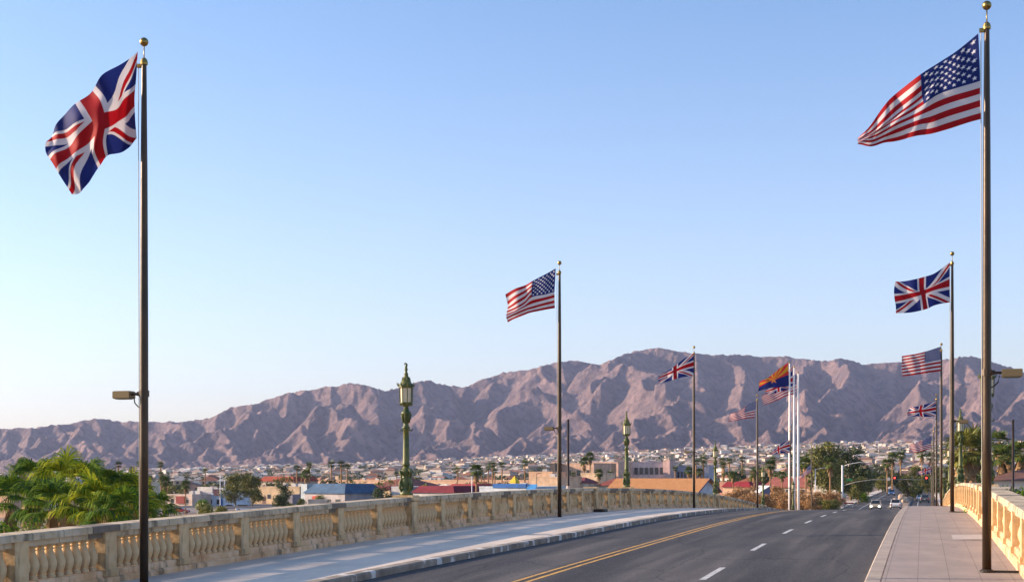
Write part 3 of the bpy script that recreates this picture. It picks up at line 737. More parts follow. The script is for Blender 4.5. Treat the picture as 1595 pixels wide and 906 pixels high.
flag('tiny union flag in front of the street trees at the bridge end', uk,
     [zz([(680,280,0),(640,298,.1),(590,325,-.1),(550,345,.1)],1345,680,k6),
      zz([(682,315,0),(640,325,.1),(590,345,-.1),(545,355,.1)],1345,680,k6),
      zz([(682,360,0),(640,368,.1),(590,372,-.1),(545,368,.1)],1345,680,k6)],
     1.23, 200, 70, 45, ((.08,2.0,.5,.4),), group='flags flying from the bridge poles')

# three tall white poles beyond the left end of the bridge
def white_pole(px, top, D, label):
    p = W(px, top, D); g = Tz(p.x, p.y); root = empty('flagpole', (p.x, p.y, g)); tag(root, label, 'flagpole', 'three tall white flagpoles')
    h = p.z-g; mb = MB(); mb.lathe([(.20,0),(.20,h*.3),(.17,h*.6),(.09,h-.15),(.085,h-.12)], 12); mb.build('pole', M['white_pole'], root, True)
    mb = MB(); mb.sphere((0,0,h), .14, 10, 8); mb.build('ball_finial', M['gold'], root, True)
    mb = MB(); mb.lathe([(.3,0),(.3,.2),(.22,.3)], 12); mb.build('base_collar', M['white_pole'], root)
    return root.location.copy()
a_ = white_pole(1230, 565, 212, 'leftmost and tallest of the three tall white flagpoles')
b__ = white_pole(1237, 571, 220, 'middle one of the three tall white flagpoles')
c_ = white_pole(1243.5, 580, 228, 'rightmost of the three tall white flagpoles')
flag('red, yellow and blue state flag at the top of the first white pole', az,
     [zz([(995,143,0),(950,175,.2),(900,215,-.2),(852,240,.2)],920,520,k5),
      zz([(998,205,0),(945,225,.2),(900,240,-.2),(850,268,.2)],920,520,k5),
      zz([(1000,262,0),(950,268,.2),(900,272,-.2),(843,288,.2)],920,520,k5)],
     a_.x, a_.y, 110, 70, ((.12,2.0,.5,.4),), group='flags of the three white poles', z=a_.z)
flag('union flag mostly hidden behind the state flag on the white poles', uk,
     [zz([(1018,160,0),(970,200,.2),(920,240,-.2),(878,275,.2)],920,520,k5),
      zz([(1018,230,0),(970,250,.2),(925,275,-.2),(880,290,.2)],920,520,k5),
      zz([(1018,275,0),(970,285,.2),(925,298,-.2),(885,305,.2)],920,520,k5)],
     b__.x, b__.y, 110, 70, ((.12,2.0,.5,.4),), group='flags of the three white poles', z=b__.z)
flag('american flag below the state flag on the white poles', us,
     [zz([(1036,200,0),(980,240,.2),(920,280,-.2),(862,312,.2)],920,520,k5),
      zz([(1036,250,0),(980,272,.2),(920,305,-.2),(866,335,.2)],920,520,k5),
      zz([(1034,300,0),(980,315,.2),(930,338,-.2),(872,358,.2)],920,520,k5)],
     c_.x, c_.y, 110, 130, ((.12,2.0,.5,.4),), group='flags of the three white poles', z=c_.z)

# ---------------------------------------------------------------- ornate green lamps on the balustrade
def make_lamp():
    root = empty('street_lamp', (0,0,0))
    G = M['sunlit_verdigris']
    mb = MB(); mb.lathe([(.27,0),(.27,.07),(.24,.10),(.25,.14),(.20,.20),(.22,.28),(.25,.40),(.23,.52),(.15,.60),(.17,.66),(.22,.72),(.25,.80),(.22,.86),(.13,.92),(.12,1.0)], 16)
    for k in range(4):
        a = k*math.pi/2 + .785
        x, y = math.cos(a), math.sin(a)
        mb.tube([(x*.20,y*.20,.12),(x*.31,y*.31,.26),(x*.30,y*.30,.42),(x*.22,y*.22,.56),(x*.25,y*.25,.68),(x*.31,y*.31,.78),(x*.24,y*.24,.88)], [.05,.06,.05,.035,.045,.055,.03], 7)
        mb.sphere((x*.30,y*.30,.30), .06, 8, 6)
    mb.v = [(v[0]*.74, v[1]*.74, v[2]) for v in mb.v]; mb.build('base', G, root, True)
    mb = MB(); n = 12; vs = []
    mb.lathe([(.125,.98),(.115,1.05),(.105,1.1),(.095,1.8),(.085,2.20),(.12,2.22),(.125,2.26),(.085,2.30),(.08,2.36),(.10,2.55),(.13,2.66),(.15,2.70),(.15,2.76),(.11,2.78),(.07,2.86)], 14)
    for a in (0, math.pi): mb.tube([(math.cos(a)*.09,math.sin(a)*.09,2.16),(math.cos(a)*.17,math.sin(a)*.17,2.14),(math.cos(a)*.21,math.sin(a)*.21,2.2)], [.025,.02,.012], 6)
    for k in range(8):
        a = k*math.pi/4; x, y = math.cos(a), math.sin(a)
        mb.tube([(x*.095,y*.095,2.40),(x*.13,y*.13,2.56),(x*.165,y*.165,2.70)], [.02,.022,.012], 5)
    mb.build('column', G, root, True)
    mb = MB(); mb.lathe([(.06,2.84),(.09,2.88),(.06,2.93),(.12,2.97),(.17,3.02),(.19,3.05),(.155,3.07)], 8, rot=.39)
    for k in range(8):
        a = k*math.pi/4+.39; mb.tube([(math.cos(a)*.195,math.sin(a)*.195,3.04),(math.cos(a)*.205,math.sin(a)*.205,3.58)], .014, 5)
        mb.tube([(math.cos(a)*.19,math.sin(a)*.19,3.03),(math.cos(a)*.17,math.sin(a)*.17,2.95)], [.02,.008], 5)
    mb.lathe([(.205,3.05),(.205,3.08)], 8, rot=.39); mb.lathe([(.212,3.55),(.235,3.58),(.23,3.62)], 8, rot=.39)
    lan = mb.build('lantern_frame', G, root)
    mb = MB(); mb.lathe([(.175,3.075),(.19,3.55)], 8, rot=.39); mb.build('lantern_glass', M['lamp_glass'], lan)
    mb = MB(); mb.lathe([(.235,3.61),(.22,3.66),(.17,3.72),(.14,3.80),(.11,3.83),(.085,3.86),(.075,3.95),(.06,4.0),(.075,4.02),(.05,4.06),(.035,4.10),(.05,4.14),(.055,4.18),(.03,4.22),(.02,4.25)], 12)
    for k in range(8):
        a = k*math.pi/4+.39; x, y = math.cos(a), math.sin(a)
        mb.tube([(x*.20,y*.20,3.60),(x*.26,y*.26,3.64),(x*.285,y*.285,3.70),(x*.27,y*.27,3.74)], [.025,.022,.016,.008], 5)
        mb.tube([(x*.13,y*.13,3.72),(x*.12,y*.12,3.85),(x*.10,y*.10,3.92)], [.025,.02,.008], 5)
    mb.tube([(0,0,4.18),(0,.0,4.28),(.02,0,4.33),(-.02,0,4.38),(-.055,0,4.36),(-.05,0,4.32)], [.035,.04,.035,.03,.022,.012], 8)
    mb.build('crown', G, root, True)
    return root
lamp0 = make_lamp(); lch = [(c, kids(c)) for c in kids(lamp0)]
lampY = [41.6 + 34*k - (.04*k) for k in range(5)]
LL = ['ornate green lamp standing on the left balustrade, nearest and largest', 'green lamp on the left balustrade in front of the grey office windows',
      'small green lamp right of the orange gabled building', 'little green lamp among dry bushes in front of the red roofs', 'tiny green lamp at the foot of the white flagpoles']
RL = ['green lamp whose lantern shows on both sides of the tallest flagpole', 'green lamp seen just right of the second right hand flagpole', 'small green lamp among the crowded right hand poles',
      'tiny green lamp at the far end of the right balustrade']
first = True
for s, xm, lbs in (('L', XM_L, LL), ('R', XM_R, RL)):
    for k, lb in enumerate(lbs):
        Y = (41.25 if s == 'L' else 47.3) + 12*k*BAY
        loc = (xm, Y, float(zw(xm, Y)) + 1.225)
        if first: o = lamp0; o.location = loc; first = False
        else: o = copy_tree(lamp0, loc, ch=lch)
        o.rotation_euler = (0,0,.15); o.scale = (1,1,.93); tag(o, lb, 'lamp', 'green lamps on the balustrades')

# ---------------------------------------------------------------- vegetation
def leaf_quads(C, n, size, rs, flat_=.0):
    """n small leaf faces scattered round clump centres C [(x,y,z,r)]"""
    C = np.array(C); w_ = C[:,3]**2; k = rs.choice(len(C), n, p=w_/w_.sum())
    d = rs.normal(size=(n,3)); d /= np.linalg.norm(d, axis=1, keepdims=True)
    rr = rs.rand(n,1)**.45*C[k,3:4]
    P = C[k,:3] + d*rr*np.array([1,1,.8])
    a = rs.normal(size=(n,3)); a /= np.linalg.norm(a, axis=1, keepdims=True)
    b = np.cross(a, d + .4*rs.normal(size=(n,3))); b /= np.linalg.norm(b, axis=1, keepdims=True)+1e-6
    s = size*(.6+.8*rs.rand(n,1))
    V = np.stack([P-a*s*.5, P+b*s*.28, P+a*s*.5, P-b*s*.28], 1).reshape(-1,3)
    return V, np.arange(4*n).reshape(n,4)
def npme(name, V, Fq, m, smooth=False):
    o = npmesh(name, V, Fq, m, smooth); me = o.data; bpy.data.objects.remove(o); return me
def tree_meshes(h, rad, seed, leaves=900, ls=.45, leafm='leaf_tree', clumps=16, trunkf=.35, low=.28, bare=False):
    rs = np.random.RandomState(seed); C = []
    for i in range(clumps):
        a = rs.rand()*6.28; q = rs.rand()**.5*rad*.72; z = h*(low + (.88-low)*rs.rand())
        sh = 1 - abs((z/h-(low+.95)/2)/.5)**2*.55
        C.append((math.cos(a)*q*sh, math.sin(a)*q*sh, z, rad*(.24+.22*rs.rand())))
    C.append((0,0,h*.88,rad*.3))
    V, Fq = leaf_quads(C, leaves, ls, rs)
    V[:,2] = np.maximum(V[:,2], h*.04)
    cm = npme('crown', V, Fq, M[leafm])
    mb = MB(); fh = h*trunkf; r0 = max(.08, h*.022)
    mb.tube([(0,0,-.3),(.03*h*rs.normal()*.5,.02*h,fh*.5),(.02*h*rs.normal(),0,fh)], [r0*1.3,r0,r0*.8], 7)
    for c in C[:10 if not bare else 16]:
        mb.tube([(0,0,fh*(.6+.35*rs.rand())),(c[0]*.5,c[1]*.5,(fh+c[2])*.5),(c[0],c[1],c[2])], [r0*.6,r0*.35,r0*.12], 5)
    return mb.mesh('trunk'), cm
def put_tree(name, meshes, barkm, x, y, z, label, cat, group, sc=1.0, rz=0.0, root=None):
    root = empty(name, (x,y,z), rz); root.scale = (sc,sc,sc); tag(root, label, cat, group)
    place('trunk', meshes[0], barkm, root); place('crown', meshes[1], None, root)
    return root
def fan_palm(h, seed, leaves=26, segs=16, L=1.25, pet=.9, tr=.17, skirt=True, nq=2, leafm='leaf_fan', droop=.5):
    rs = np.random.RandomState(seed); V = []; Fq = []
    def leaf(base, az, el, ln, V, Fq, dr):
        d = np.array([math.cos(az)*math.cos(el), math.sin(az)*math.cos(el), math.sin(el)])
        side = np.array([-math.sin(az), math.cos(az), 0]); upv = np.cross(side, d)*-1
        if upv[2] < 0: upv = -upv
        p0 = base; p1 = base + d*pet*ln
        b = len(V); V += [p0-side*.02, p0+side*.02, p1+side*.015, p1-side*.015]; Fq.append([b,b+1,b+2,b+3])
        for k in range(segs):
            t = (k/(segs-1)-.5)*2*1.35
            dd = d*math.cos(t)+side*math.sin(t)
            l = L*ln*(.85+.3*rs.rand())*(1-.18*abs(t)/1.35); wd = L*1.9/segs*.5
            pr = p1; dirv = dd.copy(); nrm = side*math.cos(t)-d*math.sin(t)
            pts = [p1]; 
            for q in range(nq):
                dirv = dirv + np.array([0,0,-1])*dr*((q+.35)/nq*1.5 if nq < 3 else (.08, .75, 1.9)[q]); dirv /= np.linalg.norm(dirv); pr = pr + dirv*l/nq; pts.append(pr)
            ws = [wd*.3, wd, wd*.12] if nq == 2 else [wd*.3, wd, wd*.7, wd*.08]
            if nq == 1: ws = [wd*.6, wd*.15]
            b = len(V)
            for p, w_ in zip(pts, ws): V += [p-nrm*w_, p+nrm*w_]
            for q in range(nq): Fq.append([b+2*q, b+2*q+1, b+2*q+3, b+2*q+2])
    top = np.array([0,0,h])
    for i in range(leaves):
        az = i*2.399 + rs.rand()*.4; el = 1.4 - (1.6 if nq == 3 else 2.0)*((i+.5)/leaves)**.9 + rs.normal()*.08
        leaf(top, az, el, .85+.3*rs.rand(), V, Fq, droop*(.6+.8*rs.rand()))
    cm = npme('crown', np.array(V), np.array(Fq), M[leafm])
    mb = MB(); n = 10
    mb.lathe([(tr*1.5,-.3),(tr*1.15,h*.06),(tr,h*.3),(tr*.9,h*.9),(tr*.8,h)], 9)
    sk = None
    if skirt:
        V2 = []; F2 = []
        for i in range(leaves):
            az = rs.rand()*6.28; z = h*(1-.02-.12*rs.rand()); p = np.array([math.cos(az)*tr, math.sin(az)*tr, z]); s_ = np.array([-math.sin(az), math.cos(az), 0])*L*.2
            e = p + np.array([math.cos(az)*.35*L, math.sin(az)*.35*L, -L*(.8+.5*rs.rand())]); b = len(V2); V2 += [p-s_*.3, p+s_*.3, e+s_, e-s_]; F2.append([b,b+1,b+2,b+3])
        sk = npme('dead_fronds', np.array(V2), np.array(F2), M['skirt'])
    return mb.mesh('trunk'), cm, sk
def put_palm(meshes, x, y, z, label, group, sc=1.0, rz=0.0):
    root = put_tree('palm_tree', meshes, M['palm_bark'], x, y, z, label, 'palm tree', group, sc, rz)
    if meshes[2]: place('dead_fronds', meshes[2], None, root)
    return root
def at(px, D): p = W(px, 700, D); return p.x, p.y
def up_to(px, y, D):
    """ground point and the height needed for a top at photo row y"""
    p = W(px, y, D); g = Tz(p.x, p.y); return p.x, p.y, g, p.z-g

# the wind-blown palms below the bridge at the left
hero = [fan_palm(9, 31+k, 19, 30, 1.65, 1.35, .2, True, 3, ('leaf_palm','leaf_bright','leaf_palm')[k], .72) for k in range(3)]
gp = 'windblown palms below the bridge'
for k, (px, y, D, lb) in enumerate([(52, 738, 92, 'dark windblown palm at the left edge of the clump'), (100, 740, 84, 'bright yellow green palm in the middle of the clump'),
        (133, 745, 88, 'palm with upright fronds beside the bright green one'), (172, 752, 86, 'dark green drooping palm left of the nearest flagpole'),
        (205, 765, 90, 'dark palm directly behind the nearest left flagpole'), (16, 778, 80, 'low palm at the far left edge above the balustrade'),
        (80, 782, 74, 'low palm hanging over the balustrade under the bright palm'), (148, 785, 72, 'low shaded palm touching the balustrade coping'), (236, 785, 105, 'dark palm crown right of the nearest left flagpole'),
        (190, 800, 70, 'lowest palm crown just above the balustrade by the nearest pole')]):
    x, y_, g, h = up_to(px, y, D); s = max(.5, h/9.0)
    hs = .84 if k not in (0,1,2) else .92; g2 = W(px, y + (12 if k > 4 else 20), D).z - 9*hs
    put_palm(hero[k % 3], x, y_, g2, lb, gp, hs, k*1.3)
shrub = [tree_meshes(3, 2.2, 60+k, 2600, .22, lm, 14, .2, .12) for k, lm in enumerate(('leaf_palm','leaf_olive','leaf_dark'))]
for (px, y, D, i, s, lb) in [(12, 815, 66, 0, 1.0, 'green bush at the bottom left above the balustrade'), (45, 822, 62, 1, .8, 'yellow green bush low at the left balustrade'),
        (318, 783, 215, 1, 1.6, 'large yellow green bush above the balustrade near the parking lot'), (345, 788, 205, 1, 1.2, 'smaller yellow green bush right of the large one'),
        (236, 775, 260, 2, 2.0, 'dark green bush right of the nearest pole'), (313, 778, 380, 0, 1.5, 'small green bush beside the white shops'), (498, 771, 360, 1, 1.6, 'olive bush left of the blue roofed shop'),
        (601, 757, 385, 2, 1.9, 'dark bush between the arcade and the white shop'), (452, 783, 330, 1, 1.0, 'low yellow bush by the beige building'), (470, 776, 345, 1, 1.1, 'round olive bush beside the low white wall')]:
    x, y_, g, h = up_to(px, y, D)
    put_tree('bush', shrub[i], M['bark'], x, y_, g+h-3*s, lb, 'bush', 'bushes below the bridge', s, px*.1)
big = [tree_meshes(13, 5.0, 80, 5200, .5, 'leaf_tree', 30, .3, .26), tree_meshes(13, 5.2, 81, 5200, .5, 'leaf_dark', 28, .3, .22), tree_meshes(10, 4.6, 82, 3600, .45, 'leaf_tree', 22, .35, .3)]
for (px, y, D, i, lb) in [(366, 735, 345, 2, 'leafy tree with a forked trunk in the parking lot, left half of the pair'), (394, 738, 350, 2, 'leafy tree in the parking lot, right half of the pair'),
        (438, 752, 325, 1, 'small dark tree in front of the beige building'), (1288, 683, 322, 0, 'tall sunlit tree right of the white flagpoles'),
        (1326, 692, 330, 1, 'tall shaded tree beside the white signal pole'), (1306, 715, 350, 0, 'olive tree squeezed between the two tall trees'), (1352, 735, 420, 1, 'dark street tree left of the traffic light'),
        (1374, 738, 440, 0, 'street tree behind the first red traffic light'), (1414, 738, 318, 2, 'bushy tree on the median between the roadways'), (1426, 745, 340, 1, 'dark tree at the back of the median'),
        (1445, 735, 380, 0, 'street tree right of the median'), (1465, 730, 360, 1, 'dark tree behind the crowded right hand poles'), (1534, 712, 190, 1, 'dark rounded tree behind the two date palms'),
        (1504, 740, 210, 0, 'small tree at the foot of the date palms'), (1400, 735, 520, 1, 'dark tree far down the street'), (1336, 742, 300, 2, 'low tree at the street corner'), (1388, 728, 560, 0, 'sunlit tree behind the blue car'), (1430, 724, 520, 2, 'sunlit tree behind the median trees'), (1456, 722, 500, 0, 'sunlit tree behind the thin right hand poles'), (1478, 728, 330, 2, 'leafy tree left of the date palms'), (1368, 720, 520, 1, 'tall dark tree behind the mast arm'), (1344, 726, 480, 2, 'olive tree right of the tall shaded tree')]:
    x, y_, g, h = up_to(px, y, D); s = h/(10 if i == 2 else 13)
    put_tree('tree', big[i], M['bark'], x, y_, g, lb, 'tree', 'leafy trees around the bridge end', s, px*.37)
# palms one can tell apart
fp = [fan_palm(9, 50+k, 26, 12, 1.3, .8, .2, True, 2, 'leaf_fan', .45) for k in range(3)]
date = fan_palm(7, 55, 44, 14, 1.5, 1.2, .42, True, 2, 'leaf_olive', .35)
for k, (px, y, D, lb) in enumerate([(742, 733, 330, 'single dark palm right of the nearest green lamp'), (477, 738, 420, 'palm above the peach roofline left of the lamp'), (256, 750, 300, 'palm in front of the white shops, nearer the pole'),
        (289, 755, 320, 'palm with long arching fronds before the white shops'), (919, 711, 520, 'taller palm of the pair above the peach wing'), (910, 719, 500, 'shorter palm of the pair above the peach wing'), (933, 737, 440, 'small palm beside the rounded peach building'),
        (1073, 733, 470, 'small palm left of the flagpole by the grey office'), (1090, 735, 480, 'small palm right of the flagpole by the grey office'), (1142, 740, 330, 'palm between the crimson and terracotta roofs'), (1175, 738, 320, 'palm left of the dark pole among red roofs'),
        (1200, 725, 330, 'palm behind the little green lamp'), (1218, 740, 340, 'short palm left of the white flagpoles'), (1255, 722, 300, 'dark palm just right of the white flagpoles'), (1293, 722, 290, 'palm standing in front of the tall sunlit tree'), (1262, 756, 270, 'low palm beside the last left flagpole'),
        (1390, 713, 470, 'left palm of the row over the street'), (1403, 710, 480, 'second palm of the row over the street'), (1436, 706, 460, 'palm left of the thin right hand poles'), (1450, 712, 480, 'palm just behind the thin right hand poles'),
        (1382, 722, 430, 'lower palm above the first traffic light'), (1556, 688, 230, 'tallest palm right of the big flagpole'), (1561, 713, 170, 'broad palm above the white house roof'), (1572, 707, 185, 'palm touching the thin dark pole'), (1589, 706, 180, 'rightmost palm at the photo edge'),
        (35, 728, 300, 'distant palm above the left palm clump')]):
    x, y_, g, h = up_to(px, y, D); s = max(.5, h/9.0) if h < 11 else 1.15
    root = put_palm(fp[k % 3], x, y_, g if h < 11 else g + h-9*s, lb, 'palms around the bridge end and town front', s, k*1.1)
for px, y, D, lb in [(1503, 704, 160, 'left date palm with shaggy orange trunk behind the balustrade'), (1514, 699, 165, 'right date palm with shaggy orange trunk behind the balustrade')]:
    x, y_, g, h = up_to(px, y, D); put_palm(date, x, y_, g+h-7*1.15, lb, 'pair of date palms', 1.15, px)
# dry scrub left of the road beyond the bridge
dry = [tree_meshes(5, 3.4, 90+k, 3200, .34, 'leaf_brown', 16, .2, .08, True) for k in range(3)]
rs = np.random.RandomState(5)
sp = [(1132,768,215),(1147,764,230),(1160,769,210),(1176,766,240),(1190,770,215),(1205,765,235),(1218,770,220),(1228,767,250),(1250,768,240),(1264,770,232),(1278,766,262),(1292,764,250),(1303,768,262),(1240,763,262),(1310,775,268),(1153,758,300),(1212,757,300),(1172,756,320)]
wh = ['under the crimson roof','below the terracotta roofs','left of the dark pole','right of the dark pole','left of the little green lamp','behind the little green lamp','left of the white flagpoles','behind the white flagpoles','right of the white flagpoles','under the last small flag','under the tall sunlit tree','beside the signal pole','at the foot of the signal pole']
for k, (px, y, D) in enumerate(sp):
    x, y_, g, h = up_to(px, y, D)
    s = h/5
    lb = ['tall','broad','low'][k % 3] + ' dry orange brown thicket bush ' + wh[min(12, max(0, int((px-1130)/14.5)))]
    put_tree('dry_bush', dry[k % 3], M['bark'], x, y_, g, lb, 'bush', 'dry bushes beyond the bridge', s, k)
for k, (px, y, D, i, s) in enumerate([(1276,783,240,1,.8),(1288,785,235,1,.7),(1300,782,240,1,.7),(1335,766,330,2,1.2),(1343,770,310,0,.8)]):
    x, y_, g, h = up_to(px, y, D); put_tree('bush', shrub[i], M['bark'], x, y_, g, ['olive bush low in front of the dry thicket','second small olive bush before the thicket','olive bush beside the signal pole base','dark bush along the far pavement','green bush at the far street corner'][k], 'bush', 'bushes at the street corner', s, k)
# green trees crowding the outside of the right balustrade
hd = [tree_meshes(10, 2.6, 100+k, 7000, .2, 'leaf_dark' if k else 'leaf_palm', 26, .3, .35) for k in range(2)]
for k, (px, y, D, lb) in enumerate([(1556,756,72,'dark green tree right of the tall flagpole behind the balustrade'), (1577,762,64,'leafy tree below the white house'), (1596,770,56,'leafy tree at the right edge above the coping'), (1566,750,88,'farther leafy tree in front of the white house'), (1592,752,80,'farther leafy tree at the right edge'), (1618,775,50,'leafy tree mostly beyond the right edge')]):
    x, y_, g, h = up_to(px, y, D); put_tree('tree', hd[k % 2], M['bark'], x, y_, g+h-9.6, lb, 'tree', 'green trees outside the right balustrade', 1.0, k)

# ---------------------------------------------------------------- buildings of the town front
def walls_mesh(mb, w_, d, h): mb.box(-w_/2, 0, -1.5, w_/2, d, h)
def add_roof(root, kind, w_, d, h, rh, col, over=.5):
    mb = MB(); a, b = -w_/2-over, w_/2+over; y0, y1 = -over, d+over; t = .18
    if kind == 'gable':      # ridge along x
        ym = d/2
        mb.add([(a,y0,h-.1),(b,y0,h-.1),(b,ym,h+rh),(a,ym,h+rh),(a,y1,h-.1),(b,y1,h-.1),(a,y0,h-.1-t),(b,y0,h-.1-t),(b,ym,h+rh-t),(a,ym,h+rh-t),(a,y1,h-.1-t),(b,y1,h-.1-t)],
               [(0,1,2,3),(3,2,5,4),(7,6,9,8),(8,9,10,11),(6,7,1,0),(4,5,11,10),(0,3,9,6),(3,4,10,9),(2,1,7,8),(5,2,8,11)])
    elif kind == 'front':    # ridge along y, gable to the front
        mb.add([(a,y0,h-.1),(0,y0,h+rh),(b,y0,h-.1),(a,y1,h-.1),(0,y1,h+rh),(b,y1,h-.1),(a,y0,h-.1-t),(0,y0,h+rh-t),(b,y0,h-.1-t),(a,y1,h-.1-t),(0,y1,h+rh-t),(b,y1,h-.1-t)],
               [(0,1,4,3),(1,2,5,4),(6,9,10,7),(7,10,11,8),(0,6,7,1),(1,7,8,2),(3,4,10,9),(4,5,11,10),(0,3,9,6),(2,8,11,5)])
    elif kind == 'hip':
        k = min(d/2, w_/2)*.95; ym = d/2
        mb.add([(a,y0,h),(b,y0,h),(b,y1,h),(a,y1,h),(a+k,ym,h+rh),(b-k,ym,h+rh)], [(0,1,5,4),(1,2,5),(2,3,4,5),(3,0,4),(3,2,1,0)])
    elif kind == 'mansard':
        k = rh*.9
        mb.add([(a,y0,h),(b,y0,h),(b,y1,h),(a,y1,h),(a+k,y0+k,h+rh),(b-k,y0+k,h+rh),(b-k,y1-k,h+rh),(a+k,y1-k,h+rh)],
               [(0,1,5,4),(1,2,6,5),(2,3,7,6),(3,0,4,7),(4,5,6,7),(3,2,1,0)])
    else:                    # flat with a parapet rim
        q = .3; H2 = h+.45
        mb.box(-w_/2-.06, -.06, h-.05, w_/2+.06, q, H2); mb.box(-w_/2-.06, d-q, h-.05, w_/2+.06, d+.06, H2)
        mb.box(-w_/2-.06, q, h-.05, -w_/2+q, d-q, H2); mb.box(w_/2-q, q, h-.05, w_/2+.06, d-q, H2); mb.box(-w_/2+q, q, h-.05, w_/2-q, d-q, h+.08)
    return mb.build('roof', flat(col, .8, 'roof'), root)
def bld(label, px0, px1, ytop, D, depth, wall, roof='flat', rcol=None, rh=2.0, yaw=0.0, win=(), door=None, name='building', cat='building', over=.5, group=None, zb=None):
    """facade spans px0..px1 at distance D; the wall top (eave) is at photo row ytop. win rows: (count, v0, v1, width share, u0, u1)"""
    yaw = yaw - .5 if name in ('building','shop','house') else yaw
    c = W((px0+px1)/2, ytop, D); g = Tz(c.x, c.y) if zb is None else zb; w_ = (px1-px0)/F*D/max(.3, math.cos(yaw)); h = c.z - g
    root = empty(name, (c.x, c.y, g), TH+yaw); tag(root, label, cat, group)
    if roof == 'flat': h -= .45
    mb = MB(); walls_mesh(mb, w_, depth, h)
    if roof == 'gable': mb.prism([(0.0,h),(depth,h),(depth/2,h+rh-.12)], 'x', -w_/2, w_/2)
    if roof == 'front': mb.prism([(-w_/2,h),(w_/2,h),(0,h+rh-.12)], 'y', 0, depth)
    mb.build('wall', flat(wall, .85, 'wall'), root)
    add_roof(root, roof, w_, depth, h, rh, rcol or tuple(x*.9 for x in wall), over)
    if not win and name in ('building','shop') and w_ > 9: win = [(max(3, int(w_/4.5)), .28, .68, .45, .05, .95)]
    if roof == 'flat' and name in ('building','shop') and w_ > 7:
        rr_ = random.Random(int(px0*7+px1))
        for q in range(min(7, 1+int(w_/9))):
            ux = -w_/2 + 1.5 + rr_.random()*(w_-4); uy = depth*(.2+.5*rr_.random()); sx_ = 1.1+rr_.random()
            mb = MB(); mb.cbox((ux, uy, h+.65), sx_, 1.3, 1.1, .06); mb.cbox((ux, uy, h+1.25), sx_*.6, .8, .14, .03); mb.build('air_conditioner', flat((.52,.49,.46), .6), root)
    for (n_w, v0, v1, ws, u0, u1) in win:
        for k in range(n_w):
            cx = -w_/2 + w_*(u0 + (u1-u0)*(k+.5)/n_w); hw = w_*(u1-u0)/n_w*ws/2
            mb = MB(); mb.box(cx-hw, -.04, h*v0, cx+hw, .15, h*v1); wo_ = mb.build('window', flat((.45,.40,.36), .6), root)
            mb = MB(); mb.box(cx-hw+.12, -.06, h*v0+.12, cx+hw-.12, .1, h*v1-.12); mb.build('pane', M['window'], wo_)
    if door:
        cx = -w_/2 + w_*door[0]; mb = MB(); mb.box(cx-door[1]/2, -.05, 0, cx+door[1]/2, .1, 2.3); mb.build('door', flat(CW['brown'], .6), root)
    return root, w_, h
def part(root, name, m, *boxes):
    mb = MB()
    for b in boxes: mb.box(*b)
    return mb.build(name, m, root)
c = CW
r_, w_, h_ = bld('shop with a blue metal mansard roof and grey walls', 470, 541, 768, 395, 14, (.42,.37,.36), 'mansard', c['steel blue'], 2.7, -.25, [(3,.05,.62,.6,.25,.95)], name='shop', cat='shop')
part(r_, 'sign_panel', flat(c['red']), (-w_*.30, -.12, h_*.3, -w_*.12, -.02, h_*.8)); part(r_, 'side_gable', flat((.45,.50,.52)), (-w_/2-3, 1, 0, -w_/2-.3, 10, h_+2.6))
r_, w_, h_ = bld('restaurant with a magenta red roof band above golden arches', 536, 609, 762, 430, 16, (.74,.50,.27), 'mansard', (.26,.025,.055), 1.1, -.08, [], name='shop', cat='restaurant')
for k in range(8):
    mb = MB(); cx = -w_/2 + w_*(k+.5)/8; pts = [(cx-.62, .1), (cx+.62, .1), (cx+.62, 2.0)] + [(cx+.62*math.cos(a), 2.0+.62*math.sin(a)) for a in np.linspace(.3, 2.84, 6)] + [(cx-.62, 2.0)]
    mb.prism(pts, 'y', -.08, .1); mb.build('archway', flat((.30,.15,.08)), r_)
bld('large rusty brown hipped roof behind the arcade restaurant', 572, 640, 757, 520, 20, c['peach'], 'hip', (.27,.085,.055), 3.2, -.1, [], cat='building')
r_, w_, h_ = bld('long low peach building stretching behind the red roofed shops', 462, 822, 747, 650, 30, c['peach'], 'flat', win=[(12,.45,.8,.28,.0,.5),(6,.45,.8,.2,.5,1)])
part(r_, 'roof_block', flat((.72,.50,.33)), (-w_*.37, 2, h_, -w_*.345, 8, h_+2.2)); part(r_, 'terracotta_hatch', flat(c['terracotta']), (w_*.27, -1, h_-2.4, w_*.325, 0, h_-.2))
bld('white boxy shop front left of the nearest green lamp', 609, 642, 757, 398, 10, c['white'], 'flat', win=[(2,.1,.4,.4,.1,.9)], name='shop', cat='shop')
bld('white shop with a dark crimson mansard roof right of the lamp', 642, 708, 767, 392, 14, c['white'], 'mansard', c['crimson'], 1.9, -.12, [(6,.1,.6,.55,.02,.98)], name='shop', cat='shop')
r_, w_, h_ = bld('low shop with a curved white gable and brick red roof', 694, 742, 763, 470, 14, c['cream'], 'mansard', (.33,.05,.045), 2.1, -.1, [], name='shop', cat='shop')
mb = MB(); mb.prism([(-w_/2-3, 0), (-w_/2+3, 0)] + [(-w_/2+3*math.cos(a), h_+ .2 + 1.9*math.sin(a)) for a in np.linspace(0, math.pi, 9)], 'y', -1.2, -.6); mb.build('curved_gable', flat(c['white']), r_)
r_, w_, h_ = bld('white shop block with bright blue trim and a yellow pyramid roof', 746, 826, 757, 345, 16, (.62,.68,.72), 'flat', win=[(2,.2,.6,.2,.0,.3)], name='shop', cat='shop', yaw=-.1)
part(r_, 'blue_fascia', flat(c['bright blue']), (-w_*.22, -.3, h_+.1, w_*.42, .4, h_+1.1))
mb = MB(); mb.lathe([(1.25, h_+1.2), (1.25, h_+1.6), (.04, h_+3.0)], 4, (w_*.14, 1.2, 0), rot=.785); mb.build('yellow_pyramid', flat(c['yellow']), r_)
